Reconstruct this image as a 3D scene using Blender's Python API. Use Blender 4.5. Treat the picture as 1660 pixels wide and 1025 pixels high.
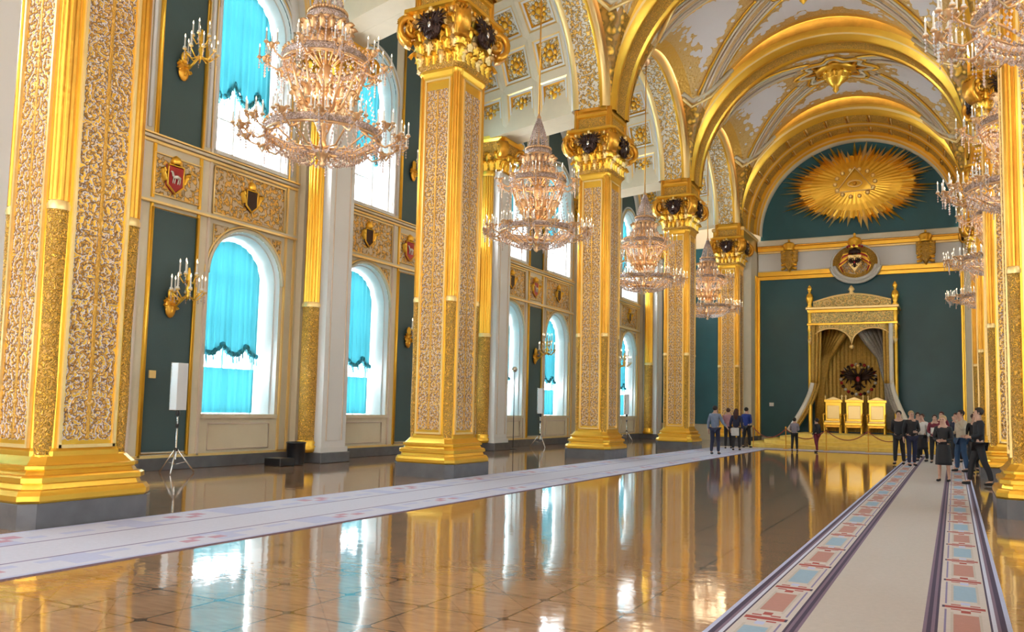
import bpy, math, random
from math import sin, cos, pi, sqrt, atan2, radians
from mathutils import Vector, Matrix, noise

C = bpy.context.scene.collection
S = bpy.context.scene
for o in list(bpy.data.objects): bpy.data.objects.remove(o)

# ---------------------------------------------------------------- camera
cd = bpy.data.cameras.new('camera'); cam = bpy.data.objects.new('camera', cd); C.objects.link(cam)
RX = Vector((0.88226855, 0.47022055, 0.02224505)); DN = Vector((-0.01821584, 0.08132127, -0.99652147)); FW = Vector((-0.47039387, 0.87879434, 0.08031266))
M = Matrix((RX, -DN, -FW)).transposed().to_4x4(); M.translation = (0, 0, 1.6)
cam.matrix_world = M
cd.sensor_width = 36; cd.lens = 36*1340/1660; cd.shift_x = 0; cd.shift_y = (553-512.5)/1660
cd.clip_end = 300; cd.clip_start = .05
S.camera = cam
# ---------------------------------------------------------------- world, exposure
w = bpy.data.worlds.new('daylight'); S.world = w; w.use_nodes = True
bg = w.node_tree.nodes['Background']; bg.inputs[0].default_value = (1.0, .95, .88, 1); bg.inputs[1].default_value = 4.2  # background serves as added fill through the open rear of the hall
S.view_settings.view_transform = 'Standard'; S.view_settings.look = 'None'; S.view_settings.gamma = 1
S.view_settings.exposure = 0.22; S.view_settings.use_curve_mapping = False
S.cycles.max_bounces = 7; S.cycles.diffuse_bounces = 4; S.cycles.glossy_bounces = 4; S.cycles.transmission_bounces = 4
S.cycles.transparent_max_bounces = 8; S.cycles.sample_clamp_indirect = 6; S.cycles.caustics_reflective = False; S.cycles.caustics_refractive = False
S.cycles.use_denoising = True
PANE = 18.0

# ---------------------------------------------------------------- materials
MAT = {}
def newmat(n):
    m = bpy.data.materials.new(n); m.use_nodes = True; MAT[n] = m
    nt = m.node_tree; return m, nt, nt.nodes['Principled BSDF']
def flat(n, col, rough=.5, metal=0., bump=0., bscale=20, spec=None, vary=.0, vscale=3):
    m, nt, b = newmat(n); N, L = nt.nodes, nt.links
    b.inputs['Base Color'].default_value = (*col, 1); b.inputs['Roughness'].default_value = rough; b.inputs['Metallic'].default_value = metal
    if spec is not None: b.inputs['Specular IOR Level'].default_value = spec
    tc = N.new('ShaderNodeTexCoord')
    nz = N.new('ShaderNodeTexNoise'); nz.inputs['Scale'].default_value = vscale; nz.inputs['Detail'].default_value = 3
    L.new(tc.outputs['Object'], nz.inputs['Vector'])
    if vary:
        mx = N.new('ShaderNodeMix'); mx.data_type = 'RGBA'
        mx.inputs[6].default_value = (*[c*(1-vary) for c in col], 1); mx.inputs[7].default_value = (*[min(1, c*(1+vary)) for c in col], 1)
        L.new(nz.outputs[0], mx.inputs[0]); L.new(mx.outputs[2], b.inputs['Base Color'])
    if bump:
        n2 = N.new('ShaderNodeTexNoise'); n2.inputs['Scale'].default_value = bscale; n2.inputs['Detail'].default_value = 3
        L.new(tc.outputs['Object'], n2.inputs['Vector'])
        bp = N.new('ShaderNodeBump'); bp.inputs['Strength'].default_value = bump; bp.inputs['Distance'].default_value = .02
        L.new(n2.outputs[0], bp.inputs['Height']); L.new(bp.outputs[0], b.inputs['Normal'])
    return m
GOLD = (1.0, .56, .07); GOLDD = (.62, .28, .03); GOLDP = (1.0, .74, .32)
CREAM = (.80, .69, .50); WHITE = (.84, .82, .80)
flat('gold', GOLD, .30, .78, .25, 9, vary=.12, vscale=2)
flat('gold_rose', (.80, .50, .26), .3, .6, .2, 12)
flat('gold_pale', GOLDP, .38, .6, .2, 12)
flat('gold_deep', (.80, .40, .05), .33, .8, .3, 14, vary=.2)
flat('bronze_dark', (.045, .022, .018), .4, .6, .4, 30)
flat('cream', CREAM, .5, 0, .1, 15, vary=.06)
flat('cream_pink', (.78, .64, .52), .55, 0, .1, 15, vary=.08)
flat('white_plaster', WHITE, .42, 0, .05, 20)
flat('stone_grey', (.13, .13, .14), .22, 0, .1, 8, vary=.3, vscale=4)
flat('teal_silk', (.055, .098, .102), .55, 0, .1, 30, vary=.12, vscale=1.2)
flat('teal_silk_end', (.014, .10, .125), .38, 0, .12, 30, vary=.3, vscale=.6)
flat('candle_white', (.9, .86, .8), .4)
flat('black_plastic', (.01, .01, .013), .35)
flat('chrome', (.75, .76, .78), .25, .9)
flat('lamp_white', (.85, .86, .88), .4)
flat('red_enamel', (.42, .012, .02), .35)
flat('ermine_white', (.85, .80, .72), .6, 0, .4, 40)
flat('brocade_grey', (.36, .33, .30), .5, .25, .9, 30, vary=.6, vscale=16)
flat('brocade_gold', (.50, .30, .06), .45, .5, .9, 25, vary=.45, vscale=12)
flat('dais_carpet', (.95, .60, .12), .75, 0, .3, 60, vary=.2, vscale=6)
flat('rope_red', (.30, .05, .03), .7)
flat('eye_relief', (1.0, .70, .28), .3, .6)
def glow(n, col, s):
    m, nt, b = newmat(n); b.inputs['Base Color'].default_value = (*col, 1)
    b.inputs['Emission Color'].default_value = (*col, 1); b.inputs['Emission Strength'].default_value = s; return m
glow('window_daylight', (.93, .97, 1.0), PANE)
glow('candle_glow', (1, .8, .55), 2.5)  # glow added to the tips of candles that are not lit
flat('tassel', (.03, .30, .40), .6)

def ornate(n, ground, relief, scale=14, metal=.55, rough=.36, bump=1.0, thr=(.30, .52), attr=False, dist=.035):
    m, nt, b = newmat(n); N, L = nt.nodes, nt.links
    tc = N.new('ShaderNodeTexCoord')
    nz = N.new('ShaderNodeTexNoise'); nz.inputs['Scale'].default_value = scale*.45; nz.inputs['Detail'].default_value = 2
    L.new(tc.outputs['Object'], nz.inputs['Vector'])
    mixv = N.new('ShaderNodeMix'); mixv.data_type = 'RGBA'; mixv.inputs[0].default_value = .22
    L.new(tc.outputs['Object'], mixv.inputs[6]); L.new(nz.outputs['Color'], mixv.inputs[7])
    vo = N.new('ShaderNodeTexVoronoi'); vo.feature = 'SMOOTH_F1'; vo.inputs['Scale'].default_value = scale
    L.new(mixv.outputs[2], vo.inputs['Vector'])
    rp = N.new('ShaderNodeValToRGB'); rp.color_ramp.elements[0].position = thr[0]; rp.color_ramp.elements[1].position = thr[1]
    L.new(vo.outputs['Distance'], rp.inputs[0])
    fac = rp.outputs[0]      # 0 = relief centre, 1 = ground
    hc = N.new('ShaderNodeValToRGB'); e = hc.color_ramp.elements
    e[0].position = 0; e[0].color = (*[min(1, .5*c+.5) for c in relief], 1); e[1].position = 1; e[1].color = (*ground, 1)  # relief tops carry a painted pale highlight
    for p_, c_ in ((thr[0]*.6, relief), (thr[0], relief), ((thr[0]+thr[1])/2, tuple(c*.22 for c in relief)), (thr[1]*1.05, ground)):  # dark stop paints crevice shade between relief and ground
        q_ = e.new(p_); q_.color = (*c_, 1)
    L.new(vo.outputs['Distance'], hc.inputs[0])
    if attr:
        at = N.new('ShaderNodeAttribute'); at.attribute_name = 'relief'
        r2 = N.new('ShaderNodeValToRGB'); r2.color_ramp.elements[0].position = .32; r2.color_ramp.elements[1].position = .55
        r2.color_ramp.elements[0].color = (1, 1, 1, 1); r2.color_ramp.elements[1].color = (0, 0, 0, 1)
        L.new(at.outputs['Fac'], r2.inputs[0]); fac = r2.outputs[0]
        e = hc.color_ramp.elements
        while len(e) > 2: e.remove(e[1])
        e[0].position = 0; e[0].color = (*ground, 1); e[1].position = 1; e[1].color = (.98, .86, .60, 1)
        for p_, c_ in ((.27, ground), (.38, (.16, .065, .02)), (.47, (.52, .25, .04)), (.62, relief), (.82, (.98, .76, .46))):  # brown crevice shade and cream highlights put into the colour by height
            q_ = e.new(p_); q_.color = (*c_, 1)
        L.new(at.outputs['Fac'], hc.inputs[0])
    L.new(hc.outputs[0], b.inputs['Base Color'])
    inv = N.new('ShaderNodeMath'); inv.operation = 'MULTIPLY_ADD'; inv.inputs[1].default_value = -metal; inv.inputs[2].default_value = metal
    L.new(fac, inv.inputs[0]); L.new(inv.outputs[0], b.inputs['Metallic'])
    b.inputs['Roughness'].default_value = rough
    bp = N.new('ShaderNodeBump'); bp.inputs['Strength'].default_value = bump; bp.inputs['Distance'].default_value = dist; bp.invert = True
    L.new(vo.outputs['Distance'], bp.inputs['Height']); L.new(bp.outputs[0], b.inputs['Normal'])
    return m
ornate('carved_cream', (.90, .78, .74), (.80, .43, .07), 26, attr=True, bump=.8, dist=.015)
ornate('carved_gold', (.72, .38, .06), GOLD, 27)
ornate('carved_soffit', (.86, .78, .66), (.85, .50, .10), 14, thr=(.30, .5))
ornate('carved_frieze', (.72, .55, .36), (.85, .48, .10), 13, thr=(.34, .5))
ornate('gilded_pendentive', (.55, .26, .03), GOLD, 6, bump=.8, thr=(.2, .6))
ornate('canopy_gilt', (1.0, .66, .20), (1.0, .74, .26), 16, metal=.35)
ornate('crystal_beads', (.80, .60, .56), (.80, .56, .42), 30, metal=.3, rough=.15)

# curtain: translucent silk
m, nt, b = newmat('turquoise_silk'); N, L = nt.nodes, nt.links
b.inputs['Base Color'].default_value = (.05, .33, .39, 1); b.inputs['Roughness'].default_value = .5
tr = N.new('ShaderNodeBsdfTranslucent'); tr.inputs[0].default_value = (.018, .10, .12, 1)
ms = N.new('ShaderNodeMixShader'); ms.inputs[0].default_value = .42
L.new(b.outputs[0], ms.inputs[1]); L.new(tr.outputs[0], ms.inputs[2]); L.new(ms.outputs[0], N['Material Output'].inputs[0])
# crystal
m, nt, b = newmat('crystal'); N, L = nt.nodes, nt.links
b.inputs['Base Color'].default_value = (.92, .78, .74, 1); b.inputs['Roughness'].default_value = .08; b.inputs['Metallic'].default_value = .2
b.inputs['Specular IOR Level'].default_value = 1.0
tp = N.new('ShaderNodeBsdfTransparent'); tp.inputs[0].default_value = (1, .95, .93, 1)
ms = N.new('ShaderNodeMixShader'); ms.inputs[0].default_value = .35
L.new(b.outputs[0], ms.inputs[1]); L.new(tp.outputs[0], ms.inputs[2]); L.new(ms.outputs[0], N['Material Output'].inputs[0])

# vault painting, driven by UV = (u, v) of each bay
def mathn(nt, op, a, b_=None, c=None):
    n = nt.nodes.new('ShaderNodeMath'); n.operation = op
    for i, x in enumerate((a, b_, c)):
        if x is None: continue
        if isinstance(x, (int, float)): n.inputs[i].default_value = x
        else: nt.links.new(x, n.inputs[i])
    return n.outputs[0]
def mixc(nt, f, a, b_):
    n = nt.nodes.new('ShaderNodeMix'); n.data_type = 'RGBA'
    for i, x in ((0, f), (6, a), (7, b_)):
        if isinstance(x, tuple): n.inputs[i].default_value = (*x, 1)
        elif isinstance(x, (int, float)): n.inputs[i].default_value = x
        else: nt.links.new(x, n.inputs[i])
    return n.outputs[2]
m, nt, b = newmat('vault_painted'); N, L = nt.nodes, nt.links
uv = N.new('ShaderNodeUVMap'); sp = N.new('ShaderNodeSeparateXYZ'); L.new(uv.outputs[0], sp.inputs[0])
tc = N.new('ShaderNodeTexCoord')
au = mathn(nt, 'ABSOLUTE', sp.outputs[0]); av = mathn(nt, 'ABSOLUTE', sp.outputs[1])
dg = mathn(nt, 'ABSOLUTE', mathn(nt, 'SUBTRACT', au, av))
mxuv = mathn(nt, 'MAXIMUM', au, av); mnuv = mathn(nt, 'MINIMUM', au, av)
vo = N.new('ShaderNodeTexVoronoi'); vo.inputs['Scale'].default_value = 3.4; L.new(tc.outputs['Object'], vo.inputs['Vector'])
vf = N.new('ShaderNodeTexVoronoi'); vf.inputs['Scale'].default_value = 9; L.new(tc.outputs['Object'], vf.inputs['Vector'])
edge = mathn(nt, 'MINIMUM', mathn(nt, 'SUBTRACT', dg, .17), mathn(nt, 'SUBTRACT', .93, mxuv))     # distance inside the panel
edge = mathn(nt, 'MINIMUM', edge, mathn(nt, 'SUBTRACT', mxuv, .34))
orn = mathn(nt, 'LESS_THAN', edge, mathn(nt, 'MULTIPLY', vo.outputs['Distance'], .21))            # leafy edge of the ornament
fine = mathn(nt, 'MULTIPLY', mathn(nt, 'GREATER_THAN', vf.outputs['Distance'], .22), .55)
ornc = mixc(nt, fine, (.72, .40, .05), (.86, .66, .36))
col = mixc(nt, orn, (.84, .79, .80), ornc)
band = mathn(nt, 'LESS_THAN', edge, 0.0)
st = mathn(nt, 'SINE', mathn(nt, 'MULTIPLY', dg, 95)); stg = mathn(nt, 'GREATER_THAN', st, .25)
bandc = mixc(nt, mathn(nt, 'MULTIPLY', stg, .8), (.80, .72, .60), (.80, .48, .12))
col = mixc(nt, band, col, bandc)
bord = mathn(nt, 'GREATER_THAN', mxuv, .93); col = mixc(nt, bord, col, (.85, .50, .10))
cen = mathn(nt, 'LESS_THAN', mxuv, .20); col = mixc(nt, cen, col, (.82, .50, .11))
L.new(col, b.inputs['Base Color']); b.inputs['Roughness'].default_value = .45
bp = N.new('ShaderNodeBump'); bp.inputs['Strength'].default_value = .6; bp.inputs['Distance'].default_value = .05
L.new(mathn(nt, 'MULTIPLY', orn, vf.outputs['Distance']), bp.inputs['Height']); L.new(bp.outputs[0], b.inputs['Normal'])
L.new(mathn(nt, 'MULTIPLY', mathn(nt, 'MAXIMUM', orn, bord), .45), b.inputs['Metallic'])

# parquet
m, nt, b = newmat('parquet'); N, L = nt.nodes, nt.links
tc = N.new('ShaderNodeTexCoord'); sp = N.new('ShaderNodeSeparateXYZ'); L.new(tc.outputs['Object'], sp.inputs[0])
P = .735
fx = mathn(nt, 'DIVIDE', mathn(nt, 'ADD', sp.outputs[0], 3.045), P); fy = mathn(nt, 'DIVIDE', mathn(nt, 'SUBTRACT', sp.outputs[1], 5.65), P)
def pp(x): return mathn(nt, 'ABSOLUTE', mathn(nt, 'SUBTRACT', x, mathn(nt, 'ROUND', x)))     # 0 on the line, .5 in the middle
dx, dy = pp(fx), pp(fy)
line = mathn(nt, 'MINIMUM', dx, dy)
dl = mathn(nt, 'LESS_THAN', line, .012)
node = mathn(nt, 'LESS_THAN', mathn(nt, 'ADD', dx, dy), .085)
inner = mathn(nt, 'LESS_THAN', mathn(nt, 'ABSOLUTE', mathn(nt, 'SUBTRACT', mathn(nt, 'ADD', dx, dy), .5)), .012)
half = mathn(nt, 'GREATER_THAN', mathn(nt, 'ADD', dx, dy), .5)
nz = N.new('ShaderNodeTexNoise'); nz.inputs['Scale'].default_value = 3; nz.inputs['Detail'].default_value = 5
mp = N.new('ShaderNodeMapping'); mp.inputs['Scale'].default_value = (1.5, 6, 1); L.new(tc.outputs['Object'], mp.inputs[0]); L.new(mp.outputs[0], nz.inputs['Vector'])
wood = mixc(nt, nz.outputs[0], (.21, .10, .05), (.54, .33, .20))
wood = mixc(nt, mathn(nt, 'MULTIPLY', half, .25), wood, (.50, .28, .15))
wood = mixc(nt, mathn(nt, 'MULTIPLY', inner, .22), wood, (.12, .05, .02))
wood = mixc(nt, mathn(nt, 'MULTIPLY', mathn(nt, 'MAXIMUM', dl, node), .8), wood, (.05, .022, .012))
L.new(wood, b.inputs['Base Color']); b.inputs['Roughness'].default_value = .07; b.inputs['Coat Weight'].default_value = 0.3; b.inputs['Coat Roughness'].default_value = .04
b.inputs['IOR'].default_value = 1.5
n2 = N.new('ShaderNodeTexNoise'); n2.inputs['Scale'].default_value = 5; n2.inputs['Detail'].default_value = 2; L.new(tc.outputs['Object'], n2.inputs['Vector'])
bp = N.new('ShaderNodeBump'); bp.inputs['Strength'].default_value = .12; bp.inputs['Distance'].default_value = .01
L.new(n2.outputs[0], bp.inputs['Height']); L.new(bp.outputs[0], b.inputs['Normal']); L.new(bp.outputs[0], b.inputs['Coat Normal'])
# carpet colours
for n, c in dict(carpet_beige=(.58, .51, .47), carpet_pale=(.66, .58, .55), carpet_navy=(.07, .05, .10), carpet_purple=(.22, .15, .22), carpet_blue=(.34, .48, .62),
                 carpet_red=(.52, .26, .22), carpet_scroll=(.42, .08, .07), carpet_lilac=(.54, .57, .80), carpet_lilac_pale=(.66, .67, .82), carpet_pink=(.58, .34, .48), carpet_line=(.26, .22, .40)).items():
    flat(n, c, .9, 0, .25, 120, vary=.08, vscale=25)

# ---------------------------------------------------------------- mesh builder
class MB:
    def __init__(s): s.v = []; s.f = []; s.m = []; s.uv = {}; s.mats = []; s.sm = []
    def mi(s, mat):
        if mat not in s.mats: s.mats.append(mat)
        return s.mats.index(mat)
    def add(s, vs, fs, mat, smooth=False, uvs=None):
        n = len(s.v); k = s.mi(mat); s.v += [tuple(v) for v in vs]
        for i, f in enumerate(fs):
            if uvs: s.uv[len(s.f)] = uvs[i]
            s.f.append([n+a for a in f]); s.m.append(k); s.sm.append(smooth)
        return s
    def box(s, x0, x1, y0, y1, z0, z1, mat):
        v = [(x, y, z) for x in (x0, x1) for y in (y0, y1) for z in (z0, z1)]
        return s.add(v, [(0, 1, 3, 2), (4, 6, 7, 5), (0, 4, 5, 1), (2, 3, 7, 6), (0, 2, 6, 4), (1, 5, 7, 3)], mat)
    def quad(s, a, b_, c, d, mat): return s.add([a, b_, c, d], [(0, 1, 2, 3)], mat)
    def lathe(s, prof, mat, seg=16, o=(0, 0, 0), smooth=True, flute=0, nfl=0):
        vs = []; n = len(prof)
        for i in range(seg):
            a = 2*pi*i/seg; k = 1 - flute*(max(0, cos(nfl*a))**.6) if nfl else 1
            for r, z in prof: vs.append((o[0]+r*k*cos(a), o[1]+r*k*sin(a), o[2]+z))
        fs = [(i*n+j, ((i+1) % seg)*n+j, ((i+1) % seg)*n+j+1, i*n+j+1) for i in range(seg) for j in range(n-1)]
        return s.add(vs, fs, mat, smooth)
    def tube(s, pts, r, mat, seg=6, smooth=True, closed=False, cap=True):
        pts = [Vector(p) for p in pts]; n = len(pts); R_ = r if isinstance(r, (list, tuple)) else [r]*n
        vs = []; up = None
        for i, p in enumerate(pts):
            t = (pts[(i+1) % n]-pts[i-1]) if closed else (pts[min(i+1, n-1)]-pts[max(i-1, 0)])
            if t.length < 1e-9: t = Vector((0, 0, 1))
            t.normalize()
            if up is None: up = t.orthogonal().normalized()
            up = (up - t*up.dot(t)); up = up.normalized() if up.length > 1e-6 else t.orthogonal().normalized()
            bn = t.cross(up)
            for k in range(seg):
                a = 2*pi*k/seg; vs.append(p+(up*cos(a)+bn*sin(a))*R_[i])
        fs = []
        for i in range(n if closed else n-1):
            j = (i+1) % n
            for k in range(seg): fs.append((i*seg+k, i*seg+(k+1) % seg, j*seg+(k+1) % seg, j*seg+k))
        if not closed and cap: fs.append(tuple(range(seg))[::-1]); fs.append(tuple((n-1)*seg+k for k in range(seg)))
        return s.add(vs, fs, mat, smooth)
    def ball(s, c, r, mat, seg=8, rings=5, sc=(1, 1, 1)):
        prof = [(max(1e-4, r*sin(pi*i/rings)), -r*cos(pi*i/rings)) for i in range(rings+1)]
        n0 = len(s.v); s.lathe(prof, mat, seg)
        for i in range(n0, len(s.v)):
            x, y, z = s.v[i]; s.v[i] = (c[0]+x*sc[0], c[1]+y*sc[1], c[2]+z*sc[2])
        return s
    def sqloft(s, prof, mat, cx=0, cy=0, ch=.2, smooth=False):
        # prof: (half, z) rings of a square with chamfered corners; ch = chamfer fraction
        vs = []
        for h, z in prof:
            c = h*ch
            for x, y in ((h, -h+c), (h, h-c), (h-c, h), (-h+c, h), (-h, h-c), (-h, -h+c), (-h+c, -h), (h-c, -h)): vs.append((cx+x, cy+y, z))
        fs = [(i*8+k, i*8+(k+1) % 8, i*8+8+(k+1) % 8, i*8+8+k) for i in range(len(prof)-1) for k in range(8)]
        fs += [tuple(range(8))[::-1], tuple((len(prof)-1)*8+k for k in range(8))]
        return s.add(vs, fs, mat, smooth)
    def arch(s, prof, c0, zc, axis, mats, seg=40, a0=0, a1=pi, smooth=True, shift=None):
        # revolve (t, R) profile; axis 'y': t along Y, circle in XZ; axis 'x': t along X, circle in YZ
        n = len(prof); vs = []
        for i in range(seg+1):
            a = a0+(a1-a0)*i/seg
            for t, r in prof:
                cc = shift(t) if shift else c0
                vs.append((cc+r*cos(a), t, zc+r*sin(a)) if axis == 'y' else (t, cc+r*cos(a), zc+r*sin(a)))
        for j in range(n-1):
            mt = mats[j] if isinstance(mats, list) else mats
            s.add([], [], mt); k = s.mi(mt)
        base = len(s.v); s.v += vs
        for j in range(n-1):
            mt = mats[j] if isinstance(mats, list) else mats
            for i in range(seg):
                s.f.append([base+i*n+j, base+(i+1)*n+j, base+(i+1)*n+j+1, base+i*n+j+1]); s.m.append(s.mi(mt)); s.sm.append(smooth)
        return s
    def xf(s, mtx, n0=0):
        for i in range(n0, len(s.v)): s.v[i] = tuple(mtx @ Vector(s.v[i]))
        return s
    def build(s, name, parent=None, loc=None, bev=0):
        me = bpy.data.meshes.new(name); me.from_pydata(s.v, [], s.f)
        for mt in s.mats: me.materials.append(MAT[mt])
        me.polygons.foreach_set('material_index', s.m); me.polygons.foreach_set('use_smooth', s.sm)
        if s.uv:
            ul = me.uv_layers.new(name='UVMap')
            for fi, us in s.uv.items():
                for li, u in zip(me.polygons[fi].loop_indices, us): ul.data[li].uv = u
        me.update()
        o = bpy.data.objects.new(name, me); C.objects.link(o)
        if parent: o.parent = parent
        if loc: o.location = loc
        if bev:
            bm = o.modifiers.new('bevel', 'BEVEL'); bm.width = bev; bm.segments = 2; bm.limit_method = 'ANGLE'
        return o
def tag(o, label, cat, group=None, kind=None):
    if label: o['label'] = label
    if cat: o['category'] = cat
    if group: o['group'] = group
    if kind: o['kind'] = kind
    return o
def thing(name, label, cat, loc=(0, 0, 0), rz=0, group=None, kind=None):
    o = bpy.data.objects.new(name, None); o.empty_display_size = .2; C.objects.link(o); o.location = loc; o.rotation_euler = (0, 0, rz)
    return tag(o, label, cat, group, kind)
def struct(o): o['kind'] = 'structure'; return o
KIDS = {}
def dup(root, loc, rz=0, label=None, sx=1):
    r = root.copy(); C.objects.link(r); r.location = loc; r.rotation_euler = (0, 0, rz)
    if label: r['label'] = label
    def rec(src, dst):
        for ch in KIDS.get(src.name) or [x for x in ALLK(src)]:
            c = ch.copy(); C.objects.link(c); c.parent = dst; rec(ch, c)
    rec(root, r); return r
def ALLK(o): return [x for x in bpy.data.objects if x.parent == o]
random.seed(7)

XL, XR = -9.8, .6; XC = -4.6; Y0, SP, PL = 6.05, 9.45, 1.9
NB = 5
# ---------------------------------------------------------------- floor
f = MB(); f.box(-17.2, 8.0, -11, 49, -.3, 0, 'parquet'); struct(f.build('floor'))

# ---------------------------------------------------------------- nave vaults and ribs
RIN = 5.2; ZS = 11.6
def vault_z(u, v):
    za = ZS+6.1*sqrt(max(0, 1-u*u)); zb = 11.7+3.9*sqrt(max(0, 1-v*v))+2.1*(1-u*u)
    k = .5; h = max(0, k-abs(za-zb))/k
    return max(za, zb)+h*h*k*.25
def vault(yc, hy):
    b = MB(); n = 44
    us = [sin(-pi/2+pi*i/n) for i in range(n+1)]
    P_ = [[(XC+5.25*u, yc+hy*v, vault_z(u, v)) for v in us] for u in us]
    for i in range(n):
        for j in range(n):
            q = [(i, j), (i+1, j), (i+1, j+1), (i, j+1)]
            z = sum(P_[a][c][2] for a, c in q)/4
            mt = 'gilded_pendentive' if z < 14.5 and abs(us[i]) > .5 else 'vault_painted'
            b.add([P_[a][c] for a, c in q], [(0, 1, 2, 3)], mt, True, [[(us[a], us[c]) for a, c in q]])
    return b
ceil_root = None
mids = [Y0+PL+(SP-PL)/2+SP*k for k in range(-2, 4)]
for k, yc in enumerate(mids):
    b = vault(yc, (SP-PL)/2+.02)
    # raised mouldings along the diagonals, and the angled cornice above each gilded corner
    hy = (SP-PL)/2
    def sp_(u, v, d=-.05): return (XC+5.25*u, yc+hy*v, vault_z(u, v)+d)
    for su in (1, -1):
        for sv in (1, -1):
            for off, mt, r in ((.17, 'gold', .05), (.13, 'cream', .06), (.07, 'cream_pink', .05)):
                for s2 in (1, -1):
                    pts = []
                    for t in range(22):
                        a = .27+(.80-.27)*t/21
                        u, v = a+off/2*s2, a-off/2*s2
                        pts.append(sp_(su*u, sv*v))
                    b.tube(pts, r, mt, 5)
            for dz, mt, r in ((0, 'cream', .10), (.16, 'gold', .06), (-.14, 'gold_pale', .07), (.3, 'cream_pink', .07)):
                pts = [sp_(su*u, sv*v, dz-.05) for u, v in ((.985, .60-dz*.1), (.93-dz*.08, .72-dz*.08), (.80-dz*.12, .86-dz*.12), (.66-dz*.1, .985))]
                b.tube(pts, r, mt, 6)
    # lobed frame round the middle
    for rr, mt, r in ((.30, 'gold', .07), (.26, 'cream', .08), (.20, 'gold_deep', .06)):
        b.tube([sp_((rr+.05*cos(8*a))*cos(a), (rr+.05*cos(8*a))*sin(a)*1.2, -.06) for a in [2*pi*i/64 for i in range(64)]], r, mt, 5, closed=True)
    struct(b.build('ceiling'))
# ribs across the nave
for k in range(-1, 5):
    y = Y0+SP*k
    if k == 4: continue
    b = MB()
    pr = [(y+.07, 6.4), (y+.07, 5.66), (y+.14, 5.64), (y+.14, 5.46), (y+.22, 5.42), (y+.27, 5.22), (y+.5, 5.2), (y+.55, 5.26), (y+1.35, 5.26), (y+1.4, 5.2), (y+1.63, 5.2), (y+1.68, 5.42), (y+1.76, 5.46), (y+1.76, 5.64), (y+1.83, 5.66), (y+1.83, 6.4)]
    mt = ['gold_deep', 'gold', 'gold', 'gold_pale', 'gold', 'gold', 'gold', 'carved_gold', 'gold', 'gold', 'gold', 'gold', 'gold', 'gold', 'gold_deep']
    b.arch(pr, XC, ZS, 'y', mt, 56); struct(b.build('trim_%d' % (k+2)))
# longitudinal arches between the piers, both rows
tn = 10
for side, xa, xb in ((0, -11.35, -9.95), (1, 2.15, .75)):
    sg = 1 if xb > xa else -1
    for k, yc in enumerate(mids):
        b = MB()
        x0, x1 = xa, xb
        pr = [(x0, 5.2), (x0, 4.15), (x0+sg*.02, 4.12), (x0+sg*.02, 3.92), (x0+sg*.1, 3.86), (x0+sg*.2, 3.8), (x0+sg*.32, 3.84), (x1-sg*.32, 3.84), (x1-sg*.2, 3.8), (x1-sg*.1, 3.86), (x1-sg*.02, 3.92), (x1, 4.1), (x1, 4.15), (x1, 5.0)]
        mt = ['white_plaster', 'gold', 'white_plaster', 'white_plaster', 'gold_pale', 'gold_pale', 'carved_soffit', 'gold', 'gold_pale', 'gold_pale', 'gold_pale', 'gold', 'gilded_pendentive']
        b.arch(pr, yc, 11.7, 'x', mt, 44)
        struct(b.build('trim_%d' % tn)); tn += 1

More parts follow.
